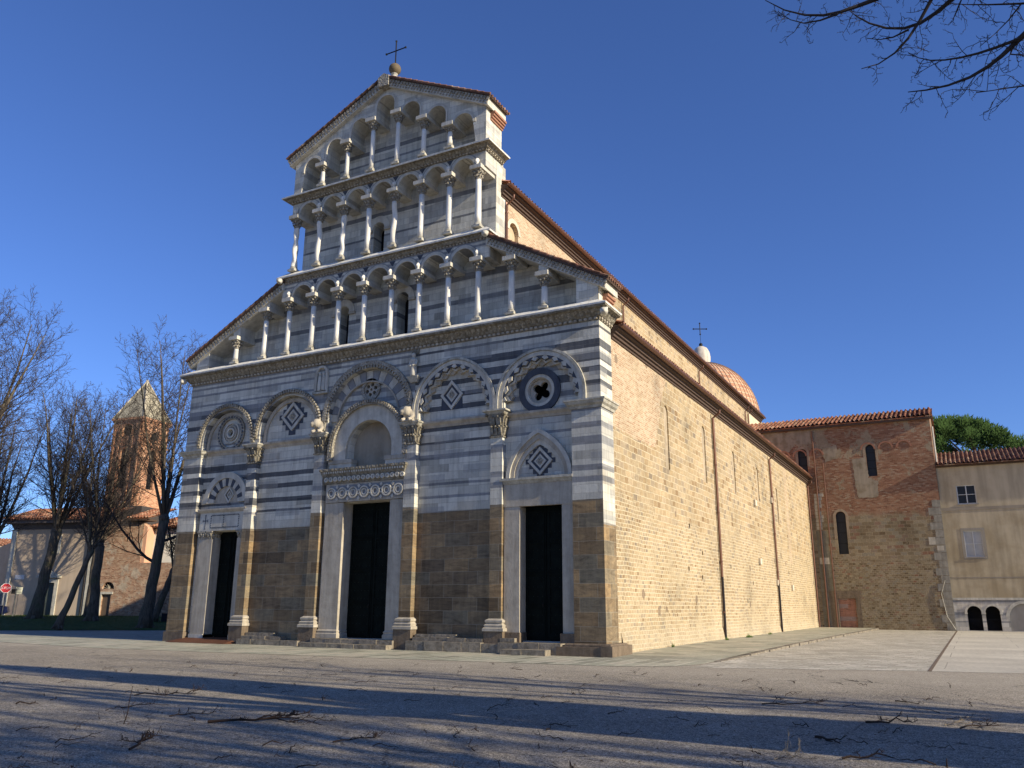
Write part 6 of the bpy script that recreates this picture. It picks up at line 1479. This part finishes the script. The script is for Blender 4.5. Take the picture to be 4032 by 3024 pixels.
for k, (pts, r0) in BR.items():
    V = [Vector(p) for p in pts]
    # smooth
    W2 = [V[0]]
    for i in range(1, len(V) - 1): W2.append((V[i - 1] + V[i] * 2 + V[i + 1]) / 4)
    W2.append(V[-1]); n = len(W2)
    tb.tube(W2, [max(.006, r0 * (1 - .85 * i / (n - 1))) * .72 for i in range(n)], 7)
    for i in range(n - 1):
        for j in range(2):
            q = W2[i].lerp(W2[i + 1], (j + rng.random()) / 3); dd = (W2[i + 1] - W2[i]).normalized()
            side = Vector((rng.uniform(-.6, .6), rng.uniform(-.5, .5), rng.uniform(-.9, .6))).normalized()
            twig(q, (dd * .45 + side).normalized(), rng.uniform(.14, .38), .0045, 2)
tb.build('crown', M['iron'] if False else M['twig'], ob_root)

# umbrella pine behind the house
pn = empty('umbrella_pine', (13.5, 70, 0), 'green umbrella pine crown rising behind the beige house roof', 'tree')
MB().tube([(13.5, 70, 0), (13.3, 70, 8), (13, 70, 15)], [.5, .42, .35], 10).build('trunk', M['bark'], pn)
ng = simple('pine_green', (.042, .080, .020), .9, 0, .5, 1.5, .1); cl = MB(); rng = random.Random(9)
blobs = []
for i in range(75):
    a = rng.random() * 6.28; rr_ = rng.random() ** .5; bx = 11.6 + 8.2 * rr_ * math.cos(a); by = 70 + 6.5 * rr_ * math.sin(a); bz = 17.0 + 3.3 * math.sqrt(max(0, 1 - rr_ ** 2)) - .15 * max(0, bx - 11)**1.5 - .3 + rng.uniform(-.9, .25)
    blobs.append((bx, by, bz, rng.uniform(.8, 1.5)))
for bx, by, bz, br in blobs:
    for i in range(420):
        v_ = Vector((rng.gauss(0, 1), rng.gauss(0, 1), rng.gauss(0, .75))).normalized() * br * rng.random() ** .35; c_ = Vector((bx, by, bz)) + v_
        up_ = (v_.normalized() + Vector((0, 0, .8)) + Vector((rng.gauss(0, .4), rng.gauss(0, .4), 0))).normalized(); s_ = up_.orthogonal().normalized() * rng.uniform(.06, .11); L_ = rng.uniform(.2, .42)
        cl.add([c_ - s_, c_ + s_, c_ + up_ * L_ + s_ * .2], [(0, 1, 2)])
cl.build('crown', ng, pn)
lb_ = MB()
for k in range(14): bx, by, bz, br = blobs[k * 5]; lb_.tube([(13.1, 70, 14), ((bx + 13) / 2, (by + 70) / 2, bz - 2), (bx, by, bz - .3)], [.2, .12, .05], 6)
lb_.build('limbs', M['bark'], pn)

# ================================================================== FALLEN TWIGS
rng = random.Random(21)
tw_m = simple('fallen_twig_bark', (.045, .03, .022), .9, 0, .4, 30, .1); tw_l = simple('pale_twig_bark', (.30, .24, .16), .9, 0, .3, 30, .1)
def fallen(a, b, r, label, mat=tw_m, kids=5, lev=2, lift=.02, group='fallen twigs on the asphalt', shared=False):
    a = Vector((a[0], a[1], r + .002)); b = Vector((b[0], b[1], r + .004)); m = MB()
    def seg(p, q, r_, lv, n=6):
        L = (q - p).length; pts = []; side = (q - p).cross(Vector((0, 0, 1))).normalized()
        for i in range(n + 1):
            f = i / n; t_ = p.lerp(q, f) + side * (rng.gauss(0, .035) * L if 0 < i < n else 0) + Vector((0, 0, abs(rng.gauss(0, lift)) * (1 if 0 < i else 0))); pts.append(t_)
        m.tube(pts, [max(.0022, r_ * (1 - .6 * i / n)) for i in range(n + 1)], 5)
        if lv > 0:
            for k in range(kids):
                i = rng.randrange(1, n); dd = (pts[i + 1 if i < n else i] - pts[i]).normalized(); ang = rng.choice((-1, 1)) * rng.uniform(.5, 1.1)
                nd = Matrix.Rotation(ang, 3, 'Z') @ dd; nd.z = abs(rng.gauss(.01, .07)); nd.normalize()
                e_ = pts[i] + nd * L * rng.uniform(.15, .4); e_.z = max(e_.z, .006); seg(pts[i], e_, r_ * .5, lv - 1, 4)
    seg(a, b, r, lev)
    o = m.build('fallen_branch' if not shared else 'fallen_twig', mat, origin=(a.x, a.y, 0)); tag(o, label, 'branch' if not shared else 'twig', group); return o
fallen((.90, -17.65), (1.75, -16.75), .022, 'largest dark fallen branch with a tangle of side twigs in the middle foreground', kids=7, lift=.02)
fallen((1.3, -17.0), (2.45, -17.1), .011, 'thin fallen branch running right from the largest one', kids=5)
fallen((1.90, -19.68), (1.45, -18.98), .016, 'small forked fallen branch standing up at the bottom left', kids=6, lift=.03)
fallen((-.12, -17.45), (.30, -16.95), .010, 'curved fallen branch left of the largest one', kids=4, lift=.03)
fallen((-3.0, -15.8), (-2.1, -15.2), .012, 'dark branch lying along the edge of the first shadow band', kids=6, lift=.03)
fallen((-3.5, -17.65), (-3.15, -17.5), .014, 'short thick stick near the left edge', kids=1)
fallen((3.5, -18.1), (3.78, -17.5), .010, 'long fallen branch with side shoots in the centre foreground', kids=6)
fallen((-1.65, -17.1), (-1.25, -16.5), .008, 'thin bent branch left of the upright twig', kids=3)
fallen((8.5, -14.75), (8.85, -15.2), .018, 'thick dark stick in the wide shadow at the right', kids=1)
fallen((8.9, -12.9), (9.5, -12.8), .017, 'dark branch lying on the sunlit strip at the right', kids=3, lift=.03)
fallen((9.05, -9.6), (9.45, -10.0), .012, 'short dark stick on the sunny asphalt, farther back at the right', kids=2)
fallen((10.1, -12.9), (10.6, -12.3), .012, 'forked branch by the right edge of the photo', kids=5)
fallen((9.0, -16.2), (9.5, -15.95), .014, 'bark strip and twigs near the bottom right', kids=3)
fallen((7.1, -11.3), (8.1, -11.05), .012, 'long pale and dark branch on the asphalt right of centre', kids=5)
fallen((9.9, -12.6), (10.3, -12.2), .008, 'pale bare twig by the right edge', mat=tw_l, kids=4)
fallen((8.35, -16.6), (8.6, -16.2), .007, 'pale twig pointing up at the bottom right', mat=tw_l, kids=4, lift=.05)
# upright broken twig
m = MB(); m.tube([(-.03, -18.28, 0), (.0, -18.26, .14), (-.02, -18.24, .3), (.03, -18.25, .5)], [.008, .007, .005, .003], 5); m.tube([(-.01, -18.25, .2), (.06, -18.2, .3)], .003, 4); m.tube([(0, -18.27, .05), (-.06, -18.3, .2)], .003, 4)
tag(m.build('fallen_branch', tw_m, origin=(-.03, -18.28, 0)), 'thin broken twig standing upright in the left foreground', 'branch', 'fallen twigs on the asphalt')
cw_ = Vector((-.458, .85)).normalized(); rt = Vector((.88, .473))
for i in range(210):
    dd = 6.0 + 19 * rng.random() ** 1.3; f = rng.uniform(-.60, .60); q = Vector((10.44, -26.5)) + (cw_ + rt * f) * dd
    if q.y > -5.2: continue
    a = rng.random() * 3.14; L = rng.uniform(.10, .5); e_ = q + Vector((math.cos(a), math.sin(a))) * L
    fallen(q, e_, rng.uniform(.004, .009), 'small dark fallen twig lying on the grey asphalt of the square', kids=rng.randint(0, 3), lev=1, shared=True)
lf = MB(); lm_ = simple('dead_leaf', (.09, .055, .03), .9, 0, .7, 9, .1)
for i in range(5200):
    dd = 5.5 + 20 * rng.random() ** 1.1; f = rng.uniform(-.62, .62); q = Vector((10.44, -26.5)) + (cw_ + rt * f) * dd
    if q.y > -5: continue
    a = rng.random() * 6.28; s_ = rng.uniform(.006, .022); u = Vector((math.cos(a), math.sin(a), rng.uniform(-.2, .3))) * s_; v_ = Vector((-math.sin(a), math.cos(a), rng.uniform(-.2, .4))) * s_ * .6; c_ = Vector((q.x, q.y, .012))
    lf.add([c_ - u, c_ - v_, c_ + u, c_ + v_], [(0, 1, 2, 3)])
tag(lf.build('leaf_litter', lm_), 'scattered small dead leaves and bark crumbs on the asphalt', 'leaf litter', kind='stuff')
